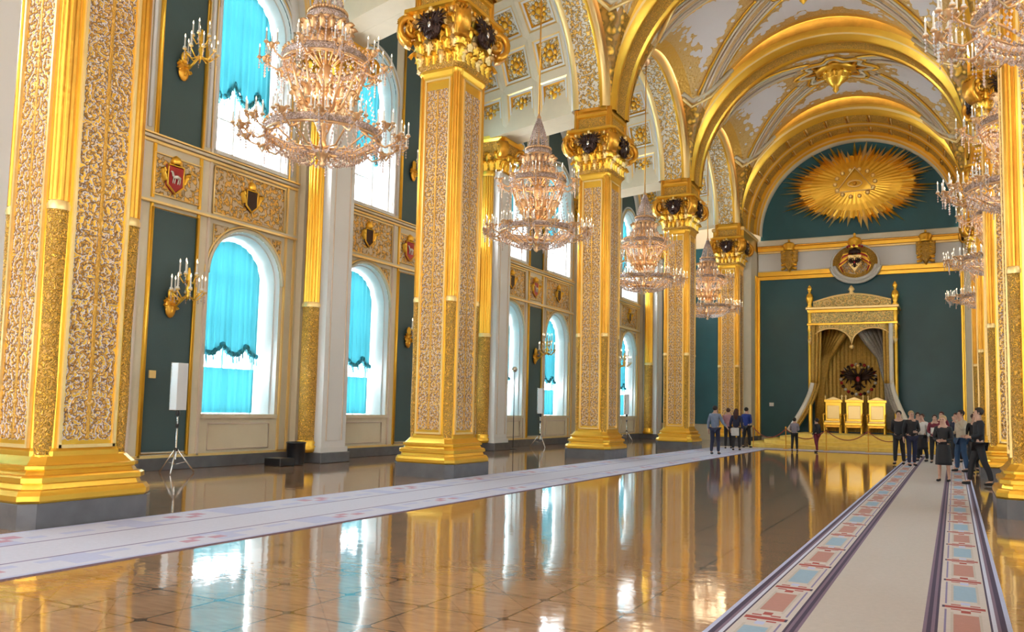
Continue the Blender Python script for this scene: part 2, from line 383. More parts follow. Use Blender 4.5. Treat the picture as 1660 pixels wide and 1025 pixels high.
# ---------------------------------------------------------------- aisle walls
CB = [13.05+SP*k for k in range(-2, 4)]
def arch_pts(yc, r, zs, n=20): return [(yc+r*cos(pi*i/n), zs+r*sin(pi*i/n)) for i in range(n+1)]
DW, RW, ZS1, ZS2, SILL1, SILL2 = 2.28, 1.21, 4.72, 11.55, 1.28, 7.78
def wall_bay(b, c, X, sg):
    # sg = +1 for the left wall (room is towards +X)
    def q(y0, y1, z0, z1, mt, dx=0): b.quad((X+dx*sg, y0, z0), (X+dx*sg, y1, z0), (X+dx*sg, y1, z1), (X+dx*sg, y0, z1), mt)
    def bx(y0, y1, z0, z1, d, mt, d0=0): b.box(min(X+sg*d0, X+sg*d), max(X+sg*d0, X+sg*d), y0, y1, z0, z1, mt)
    for s in (1, -1):
        yw = c+s*DW; ya, yb = yw-RW, yw+RW
        q(ya, yb, 0, SILL1, 'cream')
        for zs, ztop, mt in ((ZS1, 6.02, 'cream'), (ZS2, 16.2, 'teal_silk')):
            P_ = arch_pts(yw, RW, zs)
            for i in range(len(P_)-1):
                (a, za), (d, zd) = P_[i], P_[i+1]
                b.quad((X, a, za), (X, d, zd), (X, d, ztop), (X, a, ztop), mt)
        q(ya, yb, 6.02, SILL2, 'cream')
        yo0, yo1 = sorted((c+s*(DW+RW), c+s*4.725))
        q(yo0, yo1, 0, 16.2, 'cream')
        # mouldings round the lower window and its spandrels
        for zs, zb, mt2 in ((ZS1, SILL1, 'cream'), (ZS2, SILL2, 'white_plaster')):
            for rr, dd, r, mt in ((RW+.05, .03, .045, mt2), (RW+.13, .02, .03, 'gold_pale'), (RW+.24, .02, .05, mt2)):
                if zs == ZS2 or rr < RW+.2:
                    pts = [(X+sg*dd, y_, z_) for y_, z_ in arch_pts(yw, rr, zs, 24)]
                    if zs == ZS2: pts = [(X+sg*dd, yw+rr, zb)]+pts+[(X+sg*dd, yw-rr, zb)]
                    b.tube(pts, r, mt, 5)
            bx(ya-.02, yb+.02, zb-.10, zb, .10, mt2)
        for sy in (1, -1):      # little triangular ornaments
            yy = yw+sy*(RW-.06); b.add([(X+sg*.03, yy, 5.92), (X+sg*.03, yy-sy*.42, 5.92), (X+sg*.03, yy, 5.30)], [(0, 1, 2)], 'carved_frieze')
            b.tube([(X+sg*.03, yy, 5.94), (X+sg*.03, yy-sy*.46, 5.94), (X+sg*.03, yy, 5.24)], .02, 'gold_pale', 4, closed=True)
        # dado panel
        for y0, y1, z0, z1 in ((ya+.2, yb-.2, .42, 1.05),):
            b.tube([(X+sg*.02, y0, z0), (X+sg*.02, y1, z0), (X+sg*.02, y1, z1), (X+sg*.02, y0, z1)], .02, 'cream_pink', 4, closed=True)
        # frieze panel over the window
        bx(ya, yb, 6.22, 7.36, .02, 'carved_frieze')
        b.tube([(X+sg*.04, ya, 6.2), (X+sg*.04, yb, 6.2), (X+sg*.04, yb, 7.38), (X+sg*.04, ya, 7.38)], .035, 'gold_pale', 4, closed=True)
        # stiles
        for d0, mt, w_ in ((.66, 'gold', .035), (.96, 'cream_pink', .03), (3.62, 'gold_pale', .03), (3.95, 'gold_pale', .03)):
            yy = c+s*d0; bx(yy-w_, yy+w_, .3, 11.4, .05, mt)
    q(c-1.07, c+1.07, 0, 16.2, 'cream')
    bx(c-.62, c+.62, .42, 5.95, .012, 'teal_silk'); bx(c-.62, c+.62, 7.62, 13.8, .012, 'teal_silk')
    for z0, z1 in ((.38, 5.97), (7.6, 13.6)):
        b.tube([(X+sg*.03, c-.64, z0), (X+sg*.03, c+.64, z0), (X+sg*.03, c+.64, z1), (X+sg*.03, c-.64, z1)], .045, 'gold', 4, closed=True)
    bx(c-.64, c+.64, 6.3, 7.2, .02, 'carved_frieze')
    b.tube([(X+sg*.03, c-.66, 6.28), (X+sg*.03, c+.66, 6.28), (X+sg*.03, c+.66, 7.24), (X+sg*.03, c-.66, 7.24)], .03, 'gold_pale', 4, closed=True)
    for z, d, h, mt in ((6.06, .12, .05, 'gold_pale'), (6.12, .09, .05, 'cream'), (7.44, .08, .06, 'gold_pale'), (7.52, .14, .06, 'cream'), (7.60, .16, .04, 'gold_pale')):
        bx(c-3.95, c+3.95, z, z+h, d, mt)
    bx(c-4.725, c+4.725, .28, .34, .05, 'gold_pale')
    # great white archivolt
    x = X
    b.arch([(X, 4.3), (X+sg*.16, 4.25), (X+sg*.16, 4.02), (X+sg*.10, 3.98), (X+sg*.10, 3.72), (X+sg*.13, 3.68), (X+sg*.13, 3.5), (X+sg*.02, 3.46)], c, 11.8, 'x', ['gold_pale', 'white_plaster', 'gold_pale', 'white_plaster', 'gold_pale', 'white_plaster', 'white_plaster'], 40)
for nm, X, sg in (('left', -16.0, 1), ('right', 6.8, -1)):
    b = MB()
    for c in CB: wall_bay(b, c, X, sg)
    b.quad((X, CB[-1]+4.725, 0), (X, 47.9, 0), (X, 47.9, 16.2), (X, CB[-1]+4.725, 16.2), 'cream')
    struct(b.build('wall_'+nm))
    b = MB(); b.box(min(X, X+sg*.10), max(X, X+sg*.10), CB[0]-4.7, 47.8, 0, .28, 'stone_grey'); struct(b.build('baseboard_'+nm, bev=.01))

# windows
def curtain_mesh(w, ztop, zbot, arch_r=None, zs=None, folds=9, scallop=0.0, amp=.05, n=72, m=14):
    b = MB(); G = []
    for i in range(n+1):
        s = i/n; y = -w+2*w*s; ph = sin(folds*2*pi*s)+.4*sin(folds*4.7*pi*s+1)
        zt = ztop if arch_r is None else zs+sqrt(max(0.0004, arch_r**2-y*y))
        zb = zbot+scallop*(-abs(sin(2.5*pi*s))+.5)
        G.append([(amp*ph*(.35+.65*j/m), y, zt+(zb-zt)*j/m) for j in range(m+1)])
    vs = [p for r in G for p in r]
    b.add(vs, [(i*(m+1)+j, (i+1)*(m+1)+j, (i+1)*(m+1)+j+1, i*(m+1)+j+1) for i in range(n) for j in range(m)], 'turquoise_silk', True)
    return b, G
def fringe_mesh(w, zbot, scallop):
    b = MB()
    for i in range(46):
        s = (i+.5)/46; y = -w+2*w*s; zb = zbot+scallop*(-abs(sin(2.5*pi*s))+.5)
        x = .05*random.uniform(-1, 1)
        b.ball((x, y, zb-.02), .07, 'tassel' if i % 3 == 0 else 'turquoise_silk', 6, 4, (1, 1, 1.1))
        b.tube([(x, y, zb-.05), (x+.02, y+.01, zb-.20-.08*random.random())], .012, 'tassel', 4)
    return b
pr1, _ = curtain_mesh(1.0, 0, 2.95, 1.02, ZS1, 10, .25); up1, _ = curtain_mesh(1.02, 0, 9.7, 1.02, ZS2, 9, .5)
cf1, _ = curtain_mesh(.98, 2.45, SILL1+.03, None, None, 8, 0, .04)
protos = {}
fr1 = fringe_mesh(1.0, 2.95, .25); fr2 = fringe_mesh(1.02, 9.7, .5)
def get_mesh(key, b):
    if key not in protos:
        o = b.build(key); protos[key] = o.data; bpy.data.objects.remove(o)
    return protos[key]
def inst(key, name, b, parent=None, loc=(0, 0, 0), rz=0):
    o = bpy.data.objects.new(name, get_mesh(key, b)); C.objects.link(o); o.location = loc; o.rotation_euler = (0, 0, rz)
    if parent: o.parent = parent
    return o
def window_reveal(zs, zb):
    # local: wall face at x=0, room towards +x, window set back
    b = MB(); ro, ri, d = RW, 1.04, .72
    P0 = [(0, y, z) for y, z in [(ro, zb)]+arch_pts(0, ro, zs, 24)+[(-ro, zb)]]
    P1 = [(-d, y, z) for y, z in [(ri, zb)]+arch_pts(0, ri, zs, 24)+[(-ri, zb)]]
    for i in range(len(P0)-1): b.add([P0[i], P0[i+1], P1[i+1], P1[i]], [(0, 1, 2, 3)], 'white_plaster', 1 < i < 24)
    b.quad(P0[0], P0[-1], P1[-1], P1[0], 'white_plaster')
    for rr, xx in ((ro-.05, -.15), (ri+.08, -.5)):
        b.tube([(xx, rr, zb)]+[(xx, y, z) for y, z in arch_pts(0, rr, zs, 20)]+[(xx, -rr, zb)], .025, 'white_plaster', 5)
    return b
def window_frame(zs, zb):
    b = MB(); x = -.74
    b.tube([(x, 1.0, zb)]+[(x, y, z) for y, z in arch_pts(0, 1.0, zs, 20)]+[(x, -1.0, zb)], .045, 'white_plaster', 6)
    b.box(x-.03, x+.03, -.035, .035, zb, zs+1, 'white_plaster')
    for z in (zb+.04, zb+1.15, zb+2.3, zs): b.box(x-.03, x+.03, -1.0, 1.0, z-.03, z+.03, 'white_plaster')
    for y in (-.5, .5): b.box(x-.02, x+.02, y-.02, y+.02, zb, zs+.8, 'white_plaster')
    return b
def window_pane(zs, zb):
    b = MB(); P_ = [(-.80, y, z) for y, z in [(1.06, zb)]+arch_pts(0, 1.06, zs, 24)+[(-1.06, zb)]]
    b.add(P_, [tuple(range(len(P_)))], 'window_daylight'); return b
wn = 1
RV = {1: window_reveal(ZS1, SILL1), 2: window_reveal(ZS2, SILL2)}; WF = {1: window_frame(ZS1, SILL1), 2: window_frame(ZS2, SILL2)}; WP = {1: window_pane(ZS1, SILL1), 2: window_pane(ZS2, SILL2)}
ORD = ['two bays behind the camera', 'well behind the camera', 'just behind the camera', 'level with the camera', 'left of the nearest pier', 'right of the nearest pier', 'beyond the first pilaster', 'behind the second pier',
       'beyond the second pilaster', 'right of the second light stand', 'behind the third pier', 'nearest the end wall']
for X, sg, sn in ((-16.0, 1, 'left'), (6.8, -1, 'right')):
    k = 0
    for c in CB:
        for s in (-1, 1):
            y = c+s*DW
            place = ORD[k]
            for tier in (1, 2):
                r = thing('window_%d' % wn, None, None, (X, y, 0), 0 if sg > 0 else pi, kind='structure'); wn += 1
                inst('reveal%d' % tier, 'reveal', RV[tier], r); inst('wframe%d' % tier, 'frame', WF[tier], r); inst('wpane%d' % tier, 'pane', WP[tier], r)
                if tier == 1:
                    t = thing('curtain', 'turquoise tasselled blind, lower %s window %s' % (sn, place), 'curtain', (X-.52*sg, y, 0), 0 if sg > 0 else pi, 'silk blinds in the windows')
                    inst('drape1', 'drape', pr1, t); inst('fringe1', 'fringe', fr1, t)
                    t = inst('cafe', 'half_curtain', cf1, None, (X-.58*sg, y, 0), 0 if sg > 0 else pi)
                    tag(t, 'turquoise half curtain on the sill, %s window %s' % (sn, place), 'curtain', 'half curtains on the window sills')
                else:
                    t = thing('curtain', 'turquoise balloon blind, upper %s window %s' % (sn, place), 'curtain', (X-.52*sg, y, 0), 0 if sg > 0 else pi, 'silk blinds in the windows')
                    inst('drape2', 'drape', up1, t); inst('fringe2', 'fringe', fr2, t)
            k += 1

# aisle vaults with coffers (the centre line slides from the pier bay to the wall bay)
def aisle_vault(ym, c, xa, xb):
    b = MB(); R_ = 4.1; zc = 11.8
    def pt(t, a, r=R_):
        yc = ym+(c-ym)*t; return (xa+(xb-xa)*t, yc+r*cos(a), zc+r*sin(a))
    NX, NA = 3, 9
    for i in range(NX):
        for j in range(NA):
            t0, t1 = i/NX, (i+1)/NX; a0, a1 = pi*j/NA, pi*(j+1)/NA
            def ring(ft, fr):
                tt, aa = (t1-t0)*ft, (a1-a0)*ft
                return [pt(t0+tt, a0+aa, R_+fr), pt(t1-tt, a0+aa, R_+fr), pt(t1-tt, a1-aa, R_+fr), pt(t0+tt, a1-aa, R_+fr)]
            rs = [(0, 0, 'cream'), (.10, 0, 'gold_pale'), (.14, .04, 'white_plaster'), (.19, .04, 'gold'), (.22, .12, 'carved_soffit')]
            R0 = [ring(x, y) for x, y, _ in rs]
            for q in range(len(rs)-1):
                A, B = R0[q], R0[q+1]
                for e in range(4): b.add([A[e], A[(e+1) % 4], B[(e+1) % 4], B[e]], [(0, 1, 2, 3)], rs[q][2])
            b.add(R0[-1], [(0, 1, 2, 3)], 'carved_soffit')
            cx = pt((t0+t1)/2, (a0+a1)/2, R_+.09); b.ball(cx, .13, 'gold', 8, 4)
            for e in range(8):
                an = 2*pi*e/8; am = (a0+a1)/2
                p = pt((t0+t1)/2+.05*cos(an)*1, am+.05*sin(an)*1.15, R_+.10); b.ball(p, .085, 'gold', 6, 4)
    return b
for xa, xb, sd in ((-11.38, -16.0, 'l'), (2.18, 6.8, 'r')):
    for ym, c in zip(mids, CB):
        struct(aisle_vault(ym, c, xa, xb).build('ceiling'))
        b = MB()   # soffit of the cross arch between two aisle bays
        for e in (1, -1):
            A, B = (xa, ym+e*4.08), (xb, c+e*4.08); A2, B2 = (xa, ym+e*4.722), (xb, c+e*4.722)
            b.add([(p[0], p[1], z) for z in (11.72, 12.6) for p in (A, B, B2, A2)], [(0, 1, 2, 3), (0, 4, 5, 1), (1, 5, 6, 2), (2, 6, 7, 3), (3, 7, 4, 0)], 'cream')
        struct(b.build('ceiling'))

# ---------------------------------------------------------------- end wall
YE = 47.8
b = MB()
xa, xb = -9.62, .46
b.quad((-17, YE+.02, 0), (8, YE+.02, 0), (8, YE+.02, 18.5), (-17, YE+.02, 18.5), 'cream')
b.box(-16, -11.8, YE-.06, YE, .9, 11.2, 'teal_silk_end'); b.box(2.6, 6.8, YE-.06, YE, .9, 11.2, 'teal_silk_end')
b.box(xa, xb, YE-.04, YE, .3, 9.3, 'teal_silk_end')
P_ = [(XC+4.98*cos(pi*i/48), YE-.04, 11.4+5.1*sin(pi*i/48)) for i in range(49)]; b.add(P_, [tuple(range(49))], 'teal_silk_end')
struct(b.build('wall_end'))
b = MB()    # cornice band
xa2, xb2 = -9.7, .5
for z0, z1, d, mt in ((9.1, 9.3, .16, 'gold'), (9.3, 9.55, .28, 'gold'), (9.55, 9.62, .2, 'cream'), (9.62, 10.62, .10, 'white_plaster'), (10.62, 10.72, .2, 'gold_pale'), (10.72, 10.92, .32, 'gold'), (10.92, 11.0, .4, 'gold_deep'), (11.0, 11.3, .46, 'cream')):
    b.box(xa2, xb2, YE-d, YE, z0, z1, mt)
struct(b.build('trim_60', bev=.015))
b = MB()    # uprights beside the throne wall: white strip and gilded strip
for s, x in ((1, -9.7), (-1, .5)):
    b.box(min(x, x-s*.02+s*.12), max(x, x+s*.12), YE-.3, YE, .3, 9.1, 'gold')
    b.box(min(x, x-s*.65), max(x, x-s*.65), YE-.8, YE, .3, 9.3, 'gold')
    b.box(min(x-s*.55, x-s*1.2), max(x-s*.55, x-s*1.2), YE-1.1, YE-.5, .3, 9.2, 'white_plaster')
    b.box(min(x+s*.14, x-s*1.3), max(x+s*.14, x-s*1.3), YE-1.15, YE, 0, .34, 'stone_grey')
struct(b.build('trim_61', bev=.02))
b = MB()    # deep splayed end arch, stepped mouldings with dark coffer joints
pr = [(44.2, 6.6), (44.2, 5.78), (44.35, 5.72), (44.35, 5.6), (44.6, 5.5), (44.65, 5.38), (45.6, 5.34), (45.65, 5.28), (45.9, 5.26), (45.95, 5.2), (46.7, 5.16), (46.75, 5.08), (46.95, 5.06), (47.0, 4.98), (47.3, 4.96), (47.3, 4.9), (47.8, 4.9)]
mt = ['gold_deep', 'gold', 'gold_pale', 'gold', 'gold', 'carved_gold', 'gold', 'gold_pale', 'gold', 'carved_gold', 'gold', 'gold', 'gold_pale', 'gold', 'cream', 'cream']
b.arch(pr, XC, 11.6, 'y', mt, 64)
for i in range(1, 16):
    a = pi*i/16
    for y0, y1, r in ((44.66, 45.6, 5.33), (45.96, 46.7, 5.15)):
        for dr, mt_ in ((0, 'gold_pale'), (.0, 'gold_deep')):
            pts = [(XC+(r+dr)*cos(a+(.02 if mt_ == 'gold_deep' else 0)), yy, 11.6+(r+dr)*sin(a+(.02 if mt_ == 'gold_deep' else 0))) for yy in (y0, y1)]
            b.tube(pts, .04, mt_, 5)
struct(b.build('trim_62'))
b = MB()    # legs of the end arch down to the last piers
for x0, x1 in ((-11.4, -9.75), (.55, 2.2)):
    b.box(x0, x1, 44.2, 47.75, 10.7, 11.55, 'gold'); b.box(x0-.05, x1+.05, 44.1, 47.75, 11.35, 11.5, 'gold_pale')
    b.box(x0, x1, 46.0, 47.6, .3, 10.7, 'cream')
struct(b.build('trim_63', bev=.02))

# ---------------------------------------------------------------- piers
def relief_h(x, z, w):
    ax = abs(x); p = .30; zz = (z % p)/p-.5; cz = zz*p
    kk = int(z//p) % 2
    cx = w*(.30 if kk else .62); dx, dz = ax-cx, cz
    r = sqrt(dx*dx+dz*dz)+1e-4; th = atan2(dz, dx)
    k = kk*2-1
    sp = sin(k*th+62*r)*.5+.5
    n = noise.fractal(Vector((ax*21, z*21, 3.1)), 1.0, 2.0, 3)*.5+.5
    n2 = noise.noise(Vector((x*42, z*42, 7)))*.5+.5
    leaf = .5+.5*sin(5*th+9*sin(30*r))
    h = .32*sp+.16*leaf+.85*n+.75*n2-.70
    if ax < .025: h = max(h, .6)
    return min(1, max(0, h))
def relief_panel(w, h, res, depth=.045):
    nx, nz = int(2*w/res), int(h/res)
    vs = []; at = []
    for j in range(nz+1):
        z = h*j/nz
        for i in range(nx+1):
            x = -w+2*w*i/nx
            e = min(1, (w-abs(x))/.03, z/.03, (h-z)/.03); hh = relief_h(x, z, w)*max(0, e)
            vs.append((x, -depth*(hh-.2), z)); at.append(hh)
    fs = [(j*(nx+1)+i, j*(nx+1)+i+1, (j+1)*(nx+1)+i+1, (j+1)*(nx+1)+i) for j in range(nz) for i in range(nx)]
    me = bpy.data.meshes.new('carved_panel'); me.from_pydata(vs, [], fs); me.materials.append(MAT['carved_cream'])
    a = me.attributes.new('relief', 'FLOAT', 'POINT'); a.data.foreach_set('value', at)
    me.polygons.foreach_set('use_smooth', [True]*len(fs)); me.update(); return me
def leaf(b, M4, w=.16, h=.45, out=.2, mat='gold', n=9):
    vs = []; fs = []
    for i in range(n+1):
        t = i/n; ww = w*(sin(pi*min(1, t*.8+.15))**.6)*(1+.28*((i % 2)*2-1)); ww = max(ww, .01)
        y = -out*t**2.4; z = h*(t if t < .8 else .8-(t-.8)*1.4)
        vs += [(-ww, y+.05, z-.03*(i % 2)), (-ww*.5, y-.01, z), (0, y-.05, z), (ww*.5, y-.01, z), (ww, y+.05, z-.03*(i % 2))]
    for i in range(n): fs += [(i*5+q, i*5+q+1, i*5+q+6, i*5+q+5) for q in range(4)]
    b.add([M4 @ Vector(v) for v in vs], fs, mat, True)
def volute(b, M4, r=.3, wd=.26, mat='gold_deep', turns=1.6):
    pts = []
    for i in range(26):
        t = i/25; a = -pi/2+turns*2*pi*t; rr = r*(1-.82*t); pts.append((rr*cos(a), rr*sin(a), .05+.10*(1-t)))
    vs = []; fs = []
    for (x, z, th) in pts:
        for yy in (-wd/2, wd/2): vs.append((x, yy, z)); 
    # thick scroll band
    vs = []
    for i, (x, z, th) in enumerate(pts):
        l = sqrt(x*x+z*z)+1e-5; nx_, nz_ = x/l, z/l; k = th*.5
        for sx, yy in ((1, -wd/2), (1, wd/2), (-1, wd/2), (-1, -wd/2)): vs.append((x+nx_*k*sx, yy, z+nz_*k*sx))
    n = len(pts); fs = [(i*4+k, i*4+(k+1) % 4, i*4+4+(k+1) % 4, i*4+4+k) for i in range(n-1) for k in range(4)]+[(3, 2, 1, 0), (n*4-4, n*4-3, n*4-2, n*4-1)]
    b.add([M4 @ Vector(v) for v in vs], fs, mat, True)
    n0 = len(b.v); b.ball((0, 0, 0), wd*.42, mat, 8, 5, (.6, 1.2, .6)); 
    for i in range(n0, len(b.v)): b.v[i] = tuple(M4 @ Vector(b.v[i]))
def eagle(b, M4, s=1, mat='bronze_dark', shield='red_enamel'):
    # double-headed eagle with spread wings, thin relief, facing -Y, centred on origin
    n0 = len(b.v)
    b.ball((0, 0, -.05*s), .16*s, mat, 8, 6, (.8, .5, 1.35))
    for k in (1, -1):
        b.tube([(k*.04*s, 0, .1*s), (k*.09*s, -.02*s, .22*s), (k*.12*s, -.03*s, .32*s), (k*.19*s, -.04*s, .34*s), (k*.25*s, -.05*s, .31*s)], [.06*s, .04*s, .045*s, .035*s, .01*s], mat, 6)
        b.ball((k*.12*s, -.02*s, .40*s), .05*s, 'gold_pale', 6, 4)
        for q in range(7):
            a = radians(70-q*24); l = (.46-.03*abs(q-2))*s
            p0 = (k*.12*s, 0, .08*s-.02*q*s); p1 = (k*(.2*s+l*.5*cos(a)*1.2), -.03*s, .12*s+l*.5*sin(a)); p2 = (k*(.16*s+l*cos(a)*1.1), 0, .1*s+l*sin(a))
            b.tube([p0, p1, p2], [.05*s, .045*s, .012*s], mat, 5)
        b.tube([(k*.08*s, 0, -.2*s), (k*.16*s, -.03*s, -.3*s), (k*.24*s, -.04*s, -.33*s)], [.04*s, .03*s, .03*s], mat, 5)
        b.tube([(k*.03*s, 0, -.2*s), (k*.07*s, -.01*s, -.42*s)], [.05*s, .05*s], mat, 5)
    b.tube([(0, 0, -.2*s), (0, 0, -.46*s)], [.06*s, .05*s], mat, 5)
    b.ball((0, -.02*s, .47*s), .08*s, 'gold_pale', 8, 5)
    if shield: b.ball((0, -.09*s, -.03*s), .09*s, shield, 8, 5, (.8, .4, 1.1))
    for i in range(n0, len(b.v)): b.v[i] = tuple(M4 @ Vector(b.v[i]))
HS, HCAP = 9.5, 1.75
PANEL = relief_panel(.36, 8.0, .0135)
def RZ(a): return Matrix.Rotation(a, 4, 'Z')
def T(x, y, z): return Matrix.Translation((x, y, z))
def make_pier():
    r = thing('gilded_pier', '', 'column', group='gilded piers along the nave')
    r.scale = (.86, 1, 1)
    b = MB(); b.sqloft([(.93, 0), (.93, .30), (.92, .31)], 'stone_grey', ch=.17); b.build('plinth', r)
    b = MB(); b.sqloft([(.91, .31), (.935, .34), (.935, .40), (.91, .44), (.90, .46), (.84, .47), (.82, .53), (.87, .55), (.87, .61), (.84, .63), (.79, .64), (.76, .69), (.80, .71), (.80, .75), (.76, .76), (.72, .80), (.67, .86)], 'gold', ch=.2); b.build('base', r)
    b = MB(); H0, H1 = .78, HS
    prf = [(.66, H0), (.66, H0+.14), (.635, H0+.18), (.635, H1-.2), (.66, H1-.16), (.70, H1-.06), (.70, H1)]
    b.sqloft(prf, 'gold', ch=.30)
    for k in range(4):
        n0 = len(b.v)
        for x in (-.385, .385): b.box(x-.022, x+.022, -.675, -.63, H0+.18, H1-.22, 'gold_pale')
        for z in (H0+.20, H1-.24): b.box(-.40, .40, -.675, -.63, z-.022, z+.022, 'gold_pale')
        b.xf(RZ(k*pi/2), n0)
    b.build('shaft', r)
    for k in range(4):
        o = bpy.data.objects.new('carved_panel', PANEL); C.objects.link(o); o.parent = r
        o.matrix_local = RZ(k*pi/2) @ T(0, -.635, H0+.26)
    cb = MB(); nfl = 9
    cb.lathe([(.12, .80), (.14, .84), (.12, .88)], 'gold', 16)
    cb.lathe([(.115, .88), (.135, 1.6), (.12, 2.4), (.135, 3.4), (.14, 4.0)], 'carved_gold', 16)
    cb.lathe([(.15, 4.0), (.155, 4.06), (.13, 4.12)], 'gold_pale', 16)
    cb.lathe([(.14, 4.12), (.135, HS-.1)], 'gold_deep', 72, flute=.22, nfl=nfl)
    cb.lathe([(.13, HS-.1), (.17, HS-.04), (.16, HS)], 'gold', 16)
    mesh = None
    for k in range(4):
        a = pi/4+k*pi/2; loc = (.515*sqrt(2)*cos(a), .515*sqrt(2)*sin(a), 0)
        if mesh is None: o = cb.build('corner_column', r, loc); mesh = o.data
        else:
            o = bpy.data.objects.new('corner_column', mesh); C.objects.link(o); o.parent = r; o.location = loc
    b = MB(); z0 = HS
    b.sqloft([(.72, z0), (.78, z0+.04), (.78, z0+.10), (.72, z0+.12), (.70, z0+.3), (.74, z0+.8), (.86, z0+1.15), (.95, z0+1.3), (.93, z0+1.35)], 'carved_gold', ch=.25)
    for k in range(4):
        for row, (z, n, w_, h_, out) in enumerate(((z0+.10, 6, .10, .42, .12), (z0+.34, 5, .12, .46, .18), (z0+.60, 6, .10, .45, .24), (z0+.85, 5, .11, .42, .28))):
            for i in range(n):
                x = -.56+1.12*i/(n-1)
                leaf(b, RZ(k*pi/2) @ T(x, -.72-.02*row, z), w_, h_, out, 'gold_pale' if (i*2+row) % 3 == 0 else 'gold')
        a = k*pi/2
        for row, z in enumerate((z0+.1, z0+.38, z0+.68)): leaf(b, RZ(a+pi/4) @ T(0, -.93-.03*row, z), .16, .5, .25)
        for i in range(9):     # berries and rosettes under the abacus
            x = -.8+1.6*i/8; n0 = len(b.v); b.ball((x, -.93, z0+1.28), .07, 'gold_pale' if i % 2 else 'gold_deep', 6, 4); b.xf(RZ(a), n0)
    b.build('capital', r)
    vb = MB(); volute(vb, Matrix.Identity(4), .34, .38)
    for q in range(3): leaf(vb, T(.05, -.1+.1*q, -.1) @ RZ(pi/2), .09, .5, .28, 'gold')
    vm = None
    for k in range(4):
        Mx = RZ(pi/4+k*pi/2) @ T(1.16, 0, z0+1.02)
        if vm is None: o = vb.build('volute', r); vm = o.data
        else: o = bpy.data.objects.new('volute', vm); C.objects.link(o); o.parent = r
        o.matrix_local = Mx
    eb = MB(); eagle(eb, Matrix.Identity(4), .78, 'bronze_dark', 'chrome'); eb.ball((0, .06, 0), .34, 'bronze_dark', 10, 7, (1, .3, 1.0)); em = None
    for k in range(4):
        Mx = RZ(k*pi/2) @ T(0, -1.03, z0+.95)
        if em is None: o = eb.build('double_eagle', r); em = o.data
        else: o = bpy.data.objects.new('double_eagle', em); C.objects.link(o); o.parent = r
        o.matrix_local = Mx
    b = MB()
    b.sqloft([(.93, z0+1.33), (1.04, z0+1.38), (1.04, z0+1.46), (.9, z0+1.52), (.78, z0+1.56)], 'gold', ch=.15)
    b.build('abacus', r)
    b = MB()
    b.sqloft([(.74, z0+1.54), (.74, 11.4)], 'carved_gold', ch=.2); b.sqloft([(.74, 11.4), (.80, 11.44), (.80, 11.52), (.76, 11.56), (.76, 11.72)], 'gold', ch=.2)
    for k in range(4):
        n0 = len(b.v); b.lathe([(.14, z0+1.5), (.14, 11.72)], 'gold_deep', 72, flute=.22, nfl=9); b.xf(T(.66*sqrt(2)*cos(pi/4+k*pi/2), .66*sqrt(2)*sin(pi/4+k*pi/2), 0), n0)
    b.build('impost', r)
    return r
pier = make_pier()
names = ['nearest pier in the left row, its base cut by the left picture edge', 'second pier in the left row, beside the white carpet', 'third pier in the left row, behind the second chandelier',
         'fourth pier in the left row, behind the man in a grey shirt', 'last pier of the left row, beside the throne wall']
rn = ['nearest pier of the right row, beyond the picture edge', 'pier of the right row cut by the right picture edge', 'pier of the right row just behind the guard in black', 'slim looking pier of the right row beyond the crowd', 'last pier of the right row, beside the throne wall']
for k in range(5):
    y = Y0+PL/2+SP*k
    if k == 0: pier.location = (XL-.78, y, 0); pier['label'] = 'gilded carved '+names[0]
    else: dup(pier, (XL-.78, y, 0), 0, 'gilded carved '+names[k])
    dup(pier, (XR+.78, y, 0), 0, 'gilded carved '+rn[k])
for x in (XL-.78, XR+.78): dup(pier, (x, Y0+PL/2-SP, 0), 0, 'gilded carved pier standing behind the camera, on the %s' % ('left' if x < -5 else 'right'))

